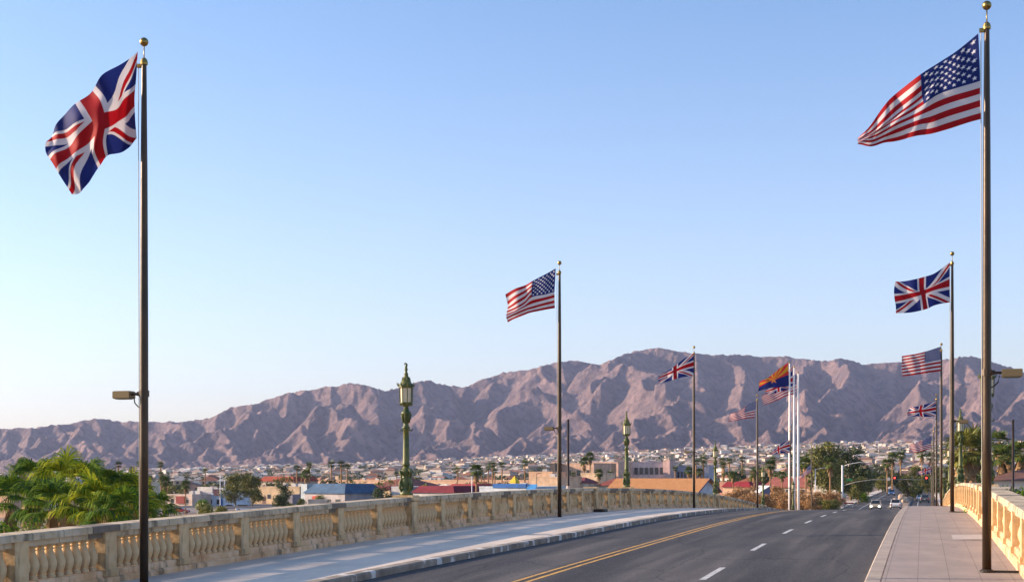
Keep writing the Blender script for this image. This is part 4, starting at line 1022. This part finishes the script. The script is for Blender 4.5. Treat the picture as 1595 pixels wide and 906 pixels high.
mb = MB(); x0 = w_*.44; mb.add([(x0, -1.8, h_-1.5), (x0+2.8, -1.8, h_-1.5), (x0+2.6, .4, h_+1.0), (x0+.2, .4, h_+1.0), (x0, -1.8, h_-1.7), (x0+2.8, -1.8, h_-1.7), (x0+2.6, .4, h_+.8), (x0+.2, .4, h_+.8)], [(0,1,2,3),(7,6,5,4),(0,4,5,1),(1,5,6,2),(2,6,7,3),(3,7,4,0)]); mb.build('blue_awning', flat((.06,.28,.62)), r_)
bld('plain sunlit peach block left of the dark pole', 828, 874, 742, 430, 14, (.74,.50,.32), 'flat')
bld('smaller peach block set back behind the plain one', 824, 860, 734, 470, 10, c['peach'], 'flat', win=[(1,.6,.75,.2,.6,.95)])
bld('two storey peach wing with square windows beside a dark stair tower', 864, 924, 721, 620, 18, (.70,.44,.30), 'flat', win=[(4,.62,.82,.45,.02,.98)])
bld('dark brown stair tower of the peach wing', 856, 865, 721, 618, 8, c['dark'], 'flat')
bld('rounded golden peach building in front of the office wing', 905, 934, 736, 465, 12, (.76,.54,.35), 'flat')
bld('low house with a maroon roof left of the golden building', 884, 908, 752, 440, 12, c['cream'], 'hip', (.26,.06,.06), 1.8)
bld('low house with a brown red roof right of the golden building', 930, 962, 756, 440, 12, c['cream'], 'hip', (.30,.08,.055), 2.2)
r_, w_, h_ = bld('peach office end block with a dark vertical glass strip', 917, 962, 719, 640, 16, (.72,.46,.34), 'flat')
part(r_, 'glass_strip', flat(c['dark']), (w_*.20, -.08, 0, w_*.42, .05, h_-.2))
bld('grey office facade with a long row of dark windows', 962, 1042, 719, 655, 20, (.44,.38,.42), 'flat', win=[(9,.62,.86,.8,.02,.90)], yaw=.25)
bld('pink stair tower between the two grey office wings', 1033, 1043, 716, 648, 6, (.68,.44,.38), 'flat')
r_, w_, h_ = bld('pale grey office wing with a raised white top corner', 1043, 1103, 725, 660, 24, (.46,.43,.48), 'flat', win=[(9,.58,.82,.75,.02,.80)], yaw=.25)
part(r_, 'penthouse', flat((.78,.66,.55)), (w_*.05, 3, h_, w_*.40, 10, h_+2.6))
# orange roofed hall
r_, w_, h_ = bld('hall with a big orange tiled roof and a white gable end', 950, 1080, 765, 292, 9.5, (.60,.62,.66), 'gable', c['orange'], 2.7, -.58, [], name='hall', cat='hall', over=.7)
mt = mat('orange_tiles', (.40,.18,.065), .8, (.50,.245,.10), 1.5, 6)
mixin(mt, line_fac(mt, 0, .5, .16, .45), (.30,.11,.035)); kids_ = [c_0 for c_0 in kids(r_) if c_0.name.startswith('roof')]; kids_[0].data.materials[0] = mt
rail = MB(); rail.add([(w_/2+.72,-.8,h_-.28),(w_/2+.80,-.8,h_-.28),(w_/2+.80,4.75,h_+2.55),(w_/2+.72,4.75,h_+2.55),(w_/2+.72,-.8,h_+.0),(w_/2+.80,-.8,h_+.0),(w_/2+.80,4.75,h_+2.83),(w_/2+.72,4.75,h_+2.83)],[(0,1,2,3),(7,6,5,4),(0,4,5,1),(1,5,6,2),(2,6,7,3),(3,7,4,0)])
rail.add([(w_/2+.72,10.3,h_-.28),(w_/2+.80,10.3,h_-.28),(w_/2+.80,4.75,h_+2.55),(w_/2+.72,4.75,h_+2.55),(w_/2+.72,10.3,h_+.0),(w_/2+.80,10.3,h_+.0),(w_/2+.80,4.75,h_+2.83),(w_/2+.72,4.75,h_+2.83)],[(0,3,2,1),(4,5,6,7),(0,1,5,4),(1,2,6,5),(2,3,7,6),(3,0,4,7)])
rail.build('gable_trim', flat((.10,.09,.14)), r_)
bld('building with a bright crimson awning roof below the terracotta houses', 1128, 1166, 758, 400, 10, c['peach'], 'mansard', (.27,.02,.028), 1.5, -.1)
bld('house with a salmon wall and chimney above the crimson awning', 1122, 1150, 750, 450, 10, (.66,.32,.22), 'flat')
bld('terracotta roofed house left of the dark pole', 1146, 1186, 753, 470, 14, c['cream'], 'hip', c['terracotta'], 2.8)
bld('long terracotta roofed building behind the white flagpoles', 1196, 1282, 757, 430, 18, c['peach'], 'gable', (.40,.12,.08), 2.8, -.05)
bld('low pale building behind the little green lamp', 1150, 1240, 742, 560, 16, c['cream'], 'flat')
bld('small shed with a pale gabled roof and blue shadowed end', 1186, 1211, 765, 315, 8, (.16,.20,.34), 'front', (.70,.68,.68), 1.3, .1, name='shed', cat='shed')  # shade of the gable end is put into the dark blue wall colour
bld('cream building between the last flag and the tall tree', 1268, 1300, 748, 380, 10, c['cream'], 'flat')
# left
r_, w_, h_ = bld('peach shop with a dark red sign box left of the white shops', 258, 302, 769, 405, 12, (.70,.52,.42), 'flat', name='shop', cat='shop')
part(r_, 'sign_box', flat((.30,.05,.04)), (-w_*.12, -.4, h_*.25, w_*.22, .0, h_*.95))
r_, w_, h_ = bld('white and pale blue shop front with dark signs', 302, 352, 764, 410, 14, (.66,.72,.80), 'flat', win=[(3,.1,.5,.5,.05,.95)], name='shop', cat='shop', yaw=.08)
part(r_, 'white_parapet', flat(c['white']), (-w_*.42, -.2, h_, w_*.10, .3, h_+1.6)); part(r_, 'dark_sign', flat((.10,.04,.06)), (w_*.14, -.35, h_-.9, w_*.34, -.06, h_+1.0)); part(r_, 'blue_doorway', flat((.06,.16,.42)), (w_*.36, -.2, .1, w_*.44, -.04, h_*.8))
bld('white square sign board on the left near the palms', 236, 246, 751, 330, 2.0, c['white'], 'flat', name='sign_board', cat='sign')
r_, w_, h_ = bld('beige building with terracotta tile trim behind the dark tree', 384, 470, 757, 435, 16, (.66,.47,.28), 'flat', win=[(2,.3,.6,.4,.1,.5)], door=(.3,1.4))
part(r_, 'grey_annex', flat((.30,.27,.29)), (w_*.24, -4, 0, w_*.52, -.1, h_*.62))
bld('beige building with a bright red tile roof above the beige one', 402, 460, 749, 500, 14, (.62,.50,.38), 'mansard', (.38,.075,.04), 1.7, 0, [(9,.45,.8,.5,.05,.95)])
bld('store with a wide red awning at the left edge', -30, 20, 766, 300, 12, c['peach'], 'mansard', (.50,.03,.02), 2.4, .1)
bld('flat cream building behind the red awning store', -40, 30, 752, 340, 14, c['cream'], 'flat')
bld('low cream garden wall block beside the olive bush', 480, 509, 777, 330, .6, (.78,.64,.50), 'flat', name='garden_wall', cat='wall')
# right
bld('white house with a brown tile roof right of the big flagpole', 1540, 1640, 748, 165, 10, (.74,.68,.62), 'hip', (.24,.12,.09), 1.2, .12, [(4,.45,.85,.5,.05,.95)], name='house', cat='house')
bld('upper storey house with a grey brown roof at the right edge', 1535, 1650, 732, 195, 10, (.60,.48,.40), 'hip', (.22,.15,.13), 1.0, .12, [(3,.5,.85,.4,.05,.95)], name='house', cat='house')

# ---------------------------------------------------------------- thin posts, street lights, signals
def post(px, ytop, D, r, m, label, name='post', arm=0, pale=None):
    x, y_, g, h = up_to(px, ytop, D); root = empty(name, (x,y_,g)); tag(root, label, 'post' if name == 'post' else 'street light', 'posts beyond the bridge')
    mb = MB(); mb.lathe([(r*1.3,0),(r*1.2,h*.02),(r,h*.1),(r*.8,h)], 8); mb.build('pole', m, root, True)
    mb = MB(); mb.lathe([(r*.9,h),(r*.9,h+.05),(r*.2,h+.1)], 8); mb.build('cap', m, root)
    if pale: mb = MB(); mb.lathe([(r*1.36,-.2),(r*1.36,h*pale)], 8); mb.build('pale_sleeve', flat((.66,.55,.48)), root)
    if arm: 
        mb = MB(); mb.tube([(0,0,h-.1),(arm*.5,0,h+.25),(arm,0,h+.3)], .05, 6); a_ = mb.build('arm', m, root); mb = MB(); mb.cbox((arm,0,h+.25), .7,.25,.14,.03); mb.build('lamp_head', m, a_)
post(885, 654, 120, .12, M['bronze'], 'dark slender post with a pale lower sleeve right of the second left flagpole', pale=.62)
post(1578, 655, 95, .10, M['bronze'], 'thin dark post in front of the palms at the right edge')
post(343, 738, 400, .12, M['white_pole'], 'left pale post beside the parking lot tree'); post(350, 742, 410, .10, M['white_pole'], 'right pale post beside the parking lot tree')
post(735, 742, 300, .10, M['white_pole'], 'pale post standing before the single dark palm'); post(754, 745, 380, .12, M['bronze'], 'short dark parking light at the white blue trimmed shop', 'street_light', .5)
post(836, 738, 400, .09, M['bronze'], 'thin parking light in front of the plain peach block', 'street_light', .8)
post(1270, 730, 300, .12, M['white_pole'], 'grey street light between the last flag and the tall tree', 'street_light', 3)

def signal(px, D, label):
    x, y_, g, h = up_to(px, 724, D); root = empty('traffic_signal', (x,y_,g)); tag(root, label, 'traffic light')
    mb = MB(); mb.lathe([(.28,0),(.28,.25),(.19,.3),(.16,h)], 12); mb.build('pole', M['white_pole'], root, True)
    za = (738-746.5)/F*D - g; zl = za-1.2
    arm = [(0,0,zl),(2.5,0,zl+.75),(5.5,0,za),(12,0,za+.05),(18.0,0,za+.05)]
    mb = MB(); mb.tube(arm, [.09,.08,.06,.05,.035], 8); mb.build('mast_arm', M['grey_steel'], root, True)
    mb = MB(); mb.tube([(0,0,h-.3),(1.2,0,h+.2),(3.2,0,h+.55),(4.4,0,h+.55)], .05, 6); lb_ = mb.build('luminaire_arm', M['white_pole'], root, True)
    mb = MB(); mb.cbox((4.7,0,h+.53), .8,.3,.15,.03); mb.build('luminaire', M['white_pole'], lb_)
    for sx in (9.8, 15.6):
        mb = MB(); mb.cbox((sx,-.18,za), .42,.3,1.15,.03); mb.cbox((sx,-.02,za), .75,.03,1.45); hd_ = mb.build('signal_head', M['signal_black'], root)
        for i, (m_, dz) in enumerate(((M['red_on'], .36), (flat((.10,.07,.01), .3), 0), (flat((.01,.08,.03), .3), -.36))):
            mb = MB(); mb.cbox((sx,-.345,za+dz), .26,.03,.26,.01); mb.build('signal_lens', m_, hd_)
    part(root, 'street_name_sign', M['sign_green'], (.6, -.05, zl+1.0, 1.9, .0, zl+1.35)); part(root, 'small_sign', flat(c['white']), (8.4, -.05, za-.2, 8.9, 0, za+.4))
    part(root, 'crossing_signal', M['signal_black'], (-.5, -.3, 2.6, -.15, .0, 3.0))
signal(1312, 275, 'white traffic signal with a long curved mast arm showing red lights')

# ---------------------------------------------------------------- street beyond the bridge
ZR = lambda X, Y: -6.2 + 0*np.asarray(Y, float)
rd = strip('road_beyond_bridge', -14.0, 3.2, Y1+5, 720, 0, M['asphalt'], 8, ZR); tag(rd, kind='structure')
cr = strip('cross_street', -140, 120, 236, 252, -.004, M['asphalt'], 8, ZR); cr.location.z = -.002; tag(cr, kind='structure')
tag(strip('lane_line', -11.0, -10.85, 258, 520, .004, M['white_line'], 20, ZR), kind='structure')
tag(strip('stop_line', -13.8, -6.4, 255, 255.6, .004, M['white_line'], 20, ZR), kind='structure')
tag(strip('lane_line', -1.15, -1.0, 215, 520, .004, M['white_line'], 20, ZR), kind='structure')
tag(strip('centre_line', -6.35, -6.2, 215, 232, .004, M['yellow'], 20, ZR), kind='structure')
def fbar(name, x0, x1, z1, ya, yb, m):
    mb = MB(); bar(x0, x1, -.3, z1, ya, yb, mb, 10, ZR); tag(mb.build(name, m), kind='structure')
fbar('far_pavement', -16.6, -14.0, .14, 256, 700, M['walk']); fbar('far_pavement_right', 3.2, 5.6, .14, 256, 700, M['walk'])
fbar('pavement_corner', -19, -14.0, .14, 209, 233, M['walk']); fbar('median_kerb', -6.3, -2.6, .14, 268, 460, M['kerb'])
mb = MB(); bar(-6.1, -2.8, .13, .22, 269, 459, mb, 10, ZR); tag(mb.build('median_dirt', M['dirt']), kind='structure')
# boulders and planters on the median
rs = np.random.RandomState(9)
ORD_ = 'first second third fourth fifth sixth seventh eighth ninth tenth eleventh twelfth thirteenth fourteenth fifteenth sixteenth'.split()
rk = []
for k in range(3):
    mb = MB(); mb.sphere((0,0,.3), .7, 9, 6, .8); mb.v = [(v[0]*(1+.25*math.sin(3*v[1]+k)), v[1]*(1+.2*math.cos(4*v[2]+k)), max(-.1, v[2]*(1+.2*math.sin(5*v[0]+k)))) for v in mb.v]; rk.append(mb.mesh('boulder')); rk[-1].materials.append(M['rock'])
for k in range(16):
    y_ = 272 + k*7 + rs.rand()*3; x = -5.6 + rs.rand()*2.4
    o = place('boulder', rk[k % 3], None, loc=(x, y_, -6.0), rz=k, sc=(.7+.7*rs.rand(),)*3)
    tag(o, 'pale tan boulder on the median, ' + ORD_[k] + ' from the near tip by the white car', 'boulder', 'boulders on the median')
# barricade at the corner
x, y_ = at(1322, 262); b_ = empty('barricade', (x, y_, -6.2), TH); tag(b_, 'low red and white barricade at the street corner by the signal pole', 'barricade')
part(b_, 'board', flat((.55,.12,.08)), (-.9,-.03,.75,.9,.03,1.0)); part(b_, 'board', flat(c['white']), (-.9,-.03,.4,.9,.03,.6)); part(b_, 'leg', flat(c['white']), (-.8,-.3,0,-.72,.3,.78)); part(b_, 'leg', flat(c['white']), (.72,-.3,0,.8,.3,.78))
x, y_ = at(1309, 266); b_ = empty('utility_cabinet', (x, y_, -6.2), TH); tag(b_, 'small pale utility cabinet at the foot of the signal pole', 'utility box')
part(b_, 'cabinet', flat((.66,.58,.50)), (-.6,-.4,0,.6,.4,1.2)); part(b_, 'door', flat((.58,.50,.44)), (-.5,-.44,.1,.5,-.40,1.1))

# ---------------------------------------------------------------- vehicles
def section(pts, hw, mb, ins=.10):
    """rounded loft across the car: side outline pts (y,z), half width hw"""
    n = len(pts); cy = sum(p[0] for p in pts)/n; cz = sum(p[1] for p in pts)/n
    vs = []; lay = [(-hw, ins), (-hw+ins, 0), (hw-ins, 0), (hw, ins)]
    for (x, i) in lay:
        for p in pts:
            dy, dz = p[0]-cy, p[1]-cz; L_ = max(.3, math.hypot(dy, dz)); vs.append((x, p[0]-dy/L_*i, p[1]-dz/L_*i*.8))
    fs = [tuple(range(n-1,-1,-1)), tuple(3*n+k for k in range(n))]
    for r in range(3):
        for k in range(n): fs.append((r*n+k, r*n+(k+1)%n, (r+1)*n+(k+1)%n, (r+1)*n+k))
    mb.add(vs, fs)
def car(kind, col, x, y_, z, heading, label, on=False, cat=None, group='cars'):
    root = empty('car' if kind != 'pickup' else 'pickup_truck', (x, y_, z), heading); tag(root, label, cat or ('pickup' if kind == 'pickup' else 'car'), group)
    pm = mat('car_paint', col, .25, spec=.6)
    if kind == 'suv': body = [(-2.3,.35),(-2.32,.75),(-2.2,.98),(-1.2,1.12),(2.2,1.15),(2.32,.9),(2.3,.35)]; cab = [(-1.25,1.08),(-.55,1.68),(1.75,1.72),(2.18,1.1)]
    elif kind == 'pickup': body = [(-2.6,.4),(-2.62,.85),(-2.5,1.08),(-1.3,1.15),(2.55,1.15),(2.62,.9),(2.6,.4)]; cab = [(-1.3,1.1),(-.7,1.75),(.7,1.75),(.85,1.1)]
    else: body = [(-2.25,.3),(-2.28,.6),(-2.1,.8),(-1.1,.95),(1.8,.98),(2.25,.85),(2.28,.5),(2.2,.3)]; cab = [(-1.2,.92),(-.35,1.38),(.85,1.40),(1.75,.94)]
    mb = MB(); section(body, .93, mb, .12); mb.build('body', pm, root)
    mb = MB(); section(cab, .80, mb, .16); mb.build('window_band', M['car_glass'], root)
    zt = cab[1][1]; mb = MB(); section([(cab[1][0]+.05,zt-.03),(cab[1][0]+.12,zt+.03),(cab[2][0]-.08,zt+.035),(cab[2][0],zt-.03)], .74, mb, .08)
    for s in (-1,1):
        mb.tube([(s*.80,cab[0][0]+.05,cab[0][1]),(s*.66,cab[1][0]+.06,zt-.02)], .035, 5); mb.tube([(s*.82,.25,cab[0][1]),(s*.69,.2,zt-.02)], .035, 5); mb.tube([(s*.80,cab[3][0]-.08,cab[3][1]),(s*.68,cab[2][0]-.04,zt-.02)], .04, 5)
    mb.build('roof', pm, root)
    for s in (-1,1):
        for yy in (-1.4, 1.4):
            mb = MB(); prof_ = [(.22,-.11),(.33,-.11),(.35,-.08),(.35,.08),(.33,.11),(.22,.11)]
            vs = []; n_ = 14
            for (r, t) in prof_:
                for k in range(n_): a = 2*math.pi*k/n_; vs.append((s*.84+t, yy+r*math.cos(a), .35+r*math.sin(a)))
            fs = [(i*n_+k, i*n_+(k+1)%n_, (i+1)*n_+(k+1)%n_, (i+1)*n_+k) for i in range(5) for k in range(n_)]
            mb.add(vs, fs); wh_ = mb.build('wheel', M['tyre'], root)
            mb = MB(); mb.tube([(s*.76,yy,.35),(s*.945,yy,.35)], .22, 12); mb.build('rim', M['rim'], wh_)
    fz = body[1][1]-.05; fy = body[1][0]; by_ = body[-2][0]
    for s in (-1,1):
        mb = MB(); mb.cbox((s*.66,fy+.06,fz), .36,.14,.17,.02); mb.build('headlight', M['head_on'] if on else M['headlamp'], root)
        mb = MB(); mb.cbox((s*.76,by_-.05,fz+.12), .2,.12,.32,.02); mb.build('taillight', M['taillamp'], root)
    mb = MB(); mb.cbox((0,fy+.02,fz-.22), 1.5,.12,.16,.03); mb.cbox((0,by_+.0,fz-.26), 1.6,.12,.18,.03); mb.build('bumper', M['signal_black'], root)
    mb = MB(); mb.cbox((0,by_+.05,fz-.02), .32,.04,.16); mb.build('number_plate', flat(c['white']), root)
    return root
gr_ = 'vehicles on the street'
car('suv', (.42,.35,.25), -7.9, 254, -6.2, 0, 'beige car coming towards the bridge with headlights on', True, 'car', gr_)
car('suv', (.75,.72,.68), -4.7, 262, -6.2, math.pi, 'white car seen from behind left of the median tip', False, 'car', gr_)
car('suv', (.05,.13,.30), -8.9, 430, -6.2, 0, 'blue car farthest up the left roadway', False, 'car', gr_)
car('sedan', (.78,.76,.72), -.6, 345, -6.2, math.pi, 'white car on the right hand roadway behind the dark pickup', False, 'car', gr_)
car('pickup', (.10,.10,.11), .3, 322, -6.2, math.pi, 'dark grey pickup on the right hand roadway', False, 'pickup', gr_)
gr_ = 'cars parked in the lots left of the bridge'
for kind, col, px, D, rz, lb in [('suv',(.80,.80,.78),563,385,1.2,'white car parked before the arcade restaurant'), ('sedan',(.03,.03,.035),579,395,1.3,'black car parked right of the white one'), ('sedan',(.62,.05,.03),280,330,1.45,'bright red car parked by the yellow bush at left'),
        ('sedan',(.70,.72,.75),516,370,1.5,'silver car parked under the blue roofed shop'), ('suv',(.80,.80,.80),382,345,1.6,'white car parked under the parking lot tree'), ('sedan',(.30,.22,.35),360,360,1.5,'purple grey car parked left of the leafy tree'), ('sedan',(.05,.05,.06),530,372,1.5,'dark car parked right of the silver one')]:
    x, y_ = at(px, D); car(kind, col, x, y_, Tz(x, y_)+.02, rz+TH, lb, False, 'car', gr_)
# parking lot sheets
def lot(px0, px1, D0, D1):
    V = []; n_ = 8
    for i in range(n_+1):
        for D in np.linspace(D0, D1, 6): x, y_ = at(px0+(px1-px0)*i/n_, D); V.append((x, y_, Tz(x, y_)+.012))
    o = npmesh('parking_lot', V, gridfaces(n_+1, 6), M['lot'], False); tag(o, kind='structure')
lot(225, 640, 335, 425)

# ---------------------------------------------------------------- the town on the slope
SECT = [(215,'left of the nearest flagpole'),(400,'right of the nearest flagpole'),(632,'left of the nearest green lamp'),(735,'right of the nearest green lamp'),(870,'left of the second left pole'),(980,'left of the second lamp'),(1081,'right of the second lamp'),
        (1182,'around the third lamp'),(1240,'by the white flagpoles'),(1350,'behind the tall trees'),(1480,'above the street'),(9999,'at the far right')]
def where(px, r):
    s = next(t for (a, t) in SECT if px < a); tier = 'town front' if r < 950 else ('lower slope' if r < 1200 else 'middle slope'); return tier + ' ' + s
WALL = [('white',(.66,.60,.54)),('cream',(.58,.47,.35)),('tan',(.44,.32,.22)),('pink',(.52,.34,.26)),('pale grey',(.46,.42,.40))]
ROOF = [('terracotta',(.36,.15,.085)),('white',(.52,.46,.40)),('tan',(.36,.25,.18)),('brown',(.18,.11,.085))]
houseW = {}
def house_parts(v, wi, ri):
    k = (v, wi, ri)
    if k in houseW: return houseW[k]
    w_, d, h, rk_ = [(14,10,2.8,'hip'),(12,9,3.0,'gable'),(15,10,3.2,'flat'),(10,9,5.6,'hip'),(13,9,2.9,'front')][v]
    r0 = empty('x', (0,0,0))
    mb = MB(); mb.box(-w_/2,0,-3,w_/2,d,h)
    if rk_ == 'gable': mb.prism([(0,h),(d,h),(d/2,h+1.8)], 'x', -w_/2, w_/2)
    if rk_ == 'front': mb.prism([(-w_/2,h),(w_/2,h),(0,h+2.0)], 'y', 0, d)
    a = mb.build('wall', flat(WALL[wi][1], .85), r0); b = add_roof(r0, rk_, w_, d, h, 2.1, ROOF[ri][1], .6)
    mb = MB()
    for q in (-.36,-.12,.30): mb.box(w_*q-.8, -.05, 1.0, w_*q+.8, .05, 2.3)
    if h > 5:
        for q in (-.3,.05,.32): mb.box(w_*q-.7, -.05, 3.9, w_*q+.7, .05, 5.1)
    e = mb.build('windows', M['window'], r0)
    houseW[k] = (a.data, b.data, e.data)
    for o in (a, b, e, r0): bpy.data.objects.remove(o)
    return houseW[k]
rs = np.random.RandomState(21)
cand = []
occupied = []
for _ in range(30000):
    if len(cand) >= 2400: break
    px = rs.uniform(-60, 1690); r = 690 + 3500*rs.rand()**1.25
    x, y_ = at(px, r)
    if abs(x+5) < 24 and r < 900: continue
    key = (int(x/ (19 if r < 1500 else 26)), int(y_/(30 if r < 1500 else 60)))
    if key in occupied: continue
    occupied.append(key) if len(occupied) < 10 else occupied.append(key)
    cand.append((r, px, x, y_))
cand.sort()
rest_w = {i: MB() for i in range(3)}; 
for i, (r, px, x, y_) in enumerate(cand):
    v = rs.randint(5); wi = rs.choice(5, p=[.36,.26,.12,.14,.12]); ri = rs.choice(4, p=[.26,.34,.24,.16]); rz = TH + rs.uniform(-.7,.7); g = Tz(x, y_)
    if i < 260:
        root = empty('house', (x, y_, g), rz)
        tag(root, f'{WALL[wi][0]} {["house with low","house with gabled","flat house with","two storey house with","front gabled house with"][v]} {ROOF[ri][0]} roof, {where(px, r)}', 'house', 'town houses')
        a, b, e = house_parts(v, wi, ri)
        place('wall', a, None, root); place('roof', b, None, root)
        if r < 1000: place('windows', e, None, root)
    else:
        w_ = rs.uniform(9, 20); d = rs.uniform(8, 12); h = rs.choice([3.0, 3.4, 5.8], p=[.5,.3,.2]); cs, sn = math.cos(rz), math.sin(rz)
        m_ = MB(); m_.box(-w_/2,-d/2,-4,w_/2,d/2,h)
        q = (0 if rs.rand() < .5 else 1)
        rest_w[q].add([(x+p[0]*cs-p[1]*sn, y_+p[0]*sn+p[1]*cs, g+p[2]) for p in m_.v], m_.f)
        m_ = MB(); a, b = w_/2+.7, d/2+.7; rr = 1.9; k = b*.95
        m_.add([(-a,-b,h),(a,-b,h),(a,b,h),(-a,b,h),(-a+k,0,h+rr),(a-k,0,h+rr)], [(0,1,5,4),(1,2,5),(2,3,4,5),(3,0,4),(3,2,1,0)])
        rest_w[2 if rs.rand() < .55 else q].add([(x+p[0]*cs-p[1]*sn, y_+p[0]*sn+p[1]*cs, g+p[2]) for p in m_.v], m_.f)
far_ = mat('far_stucco', (.66,.59,.52), .85, (.50,.40,.30), island=True, lo=.2, hi=.9)
far2 = mat('far_stucco_tan', (.42,.31,.23), .85, (.62,.57,.52), island=True, lo=.3, hi=.9)
farr = mat('far_roofs', (.26,.12,.08), .85, (.42,.31,.23), island=True, lo=.1, hi=.9)
vs_all = MB(); fm = []
me_v = []; me_f = []; mi = []
for q in range(3):
    b0 = len(me_v); me_v += rest_w[q].v; me_f += [tuple(i+b0 for i in f) for f in rest_w[q].f]; mi += [q]*len(rest_w[q].f)
me = bpy.data.meshes.new('distant_houses'); me.from_pydata(me_v, [], me_f)
for m_ in (far_, far2, farr): me.materials.append(m_)
me.polygons.foreach_set('material_index', mi); me.update()
o = bpy.data.objects.new('distant_houses', me); COL.objects.link(o); tag(o, kind='stuff')
# town trees: the nearest ones as trees of their own, the rest as one mass
tt = [tree_meshes(7, 3.4, 120+k, 420, .75, ('leaf_tree','leaf_dark','leaf_olive')[k], 12, .25, .15) for k in range(3)]
tp = [fan_palm(11, 130+k, 16, 7, 1.5, .6, .25, False, 1, 'leaf_dark' if k else 'leaf_fan', .4) for k in range(2)]
cand = []
for _ in range(6500):
    px = rs.uniform(-60, 1690); r = 470 + 3600*rs.rand()**1.35; x, y_ = at(px, r)
    if abs(x+5) < 22 or (r < 690 and px < 1110 and rs.rand() < .6): continue
    cand.append((r, px, x, y_))
cand.sort(); V = []; 
for i, (r, px, x, y_) in enumerate(cand):
    g = Tz(x, y_); s = rs.uniform(.6, 1.2)
    if i < 250:
        if rs.rand() < .35: put_palm(tp[i % 2], x, y_, g, f'{["slim","short"][s < .85]} dark palm, {where(px, r)}', 'town palms', s, i)
        else: k = rs.randint(3); put_tree('tree', tt[k], M['bark'], x, y_, g, f'{["green","dark","olive"][k]} {["rounded","small"][s < .85]} tree, {where(px, r)}', 'tree', 'town trees', s, i)
    else:
        rr = 2.6*s*(1+.5*rs.rand()); C = [(x+rs.normal()*rr*.5, y_+rs.normal()*rr*.5, g+rr*(.6+.6*rs.rand()), rr*.7) for _ in range(3)]
        V.append(leaf_quads(C, 46 if r < 2000 else 26, 1.7 if r < 2000 else 2.3, rs)[0])
V = np.concatenate(V); o = npmesh('town_greenery', V, np.arange(len(V)).reshape(-1,4), M['leaf_dark'], False); tag(o, kind='stuff')

# labels of look-alikes in the town: tell them apart by their order from left to right
bys = {}
for o in bpy.data.objects:
    if o.parent is None and 'label' in o.keys() and o.get('group') in ('town palms', 'town trees', 'town houses', 'dry bushes beyond the bridge'): bys.setdefault(o['label'], []).append(o)
ORD = ['leftmost','second from left','third from left','fourth from left','fifth from left','sixth from left','seventh from left','eighth from left','ninth from left','tenth from left'] + ['eleventh from left', 'twelfth from left', 'thirteenth from left', 'fourteenth from left', 'fifteenth from left', 'sixteenth from left', 'seventeenth from left', 'eighteenth from left'] + ['nearest to right'] * 60
for lb, os_ in bys.items():
    if len(os_) > 1:
        for k, o in enumerate(sorted(os_, key=lambda o: PX(o.location.x, o.location.y))): o['label'] = lb.replace(' the ', ' ').replace('house with', 'house,').replace('two storey', 'tall').replace('front gabled', 'gabled-front') + ', ' + ORD[k]
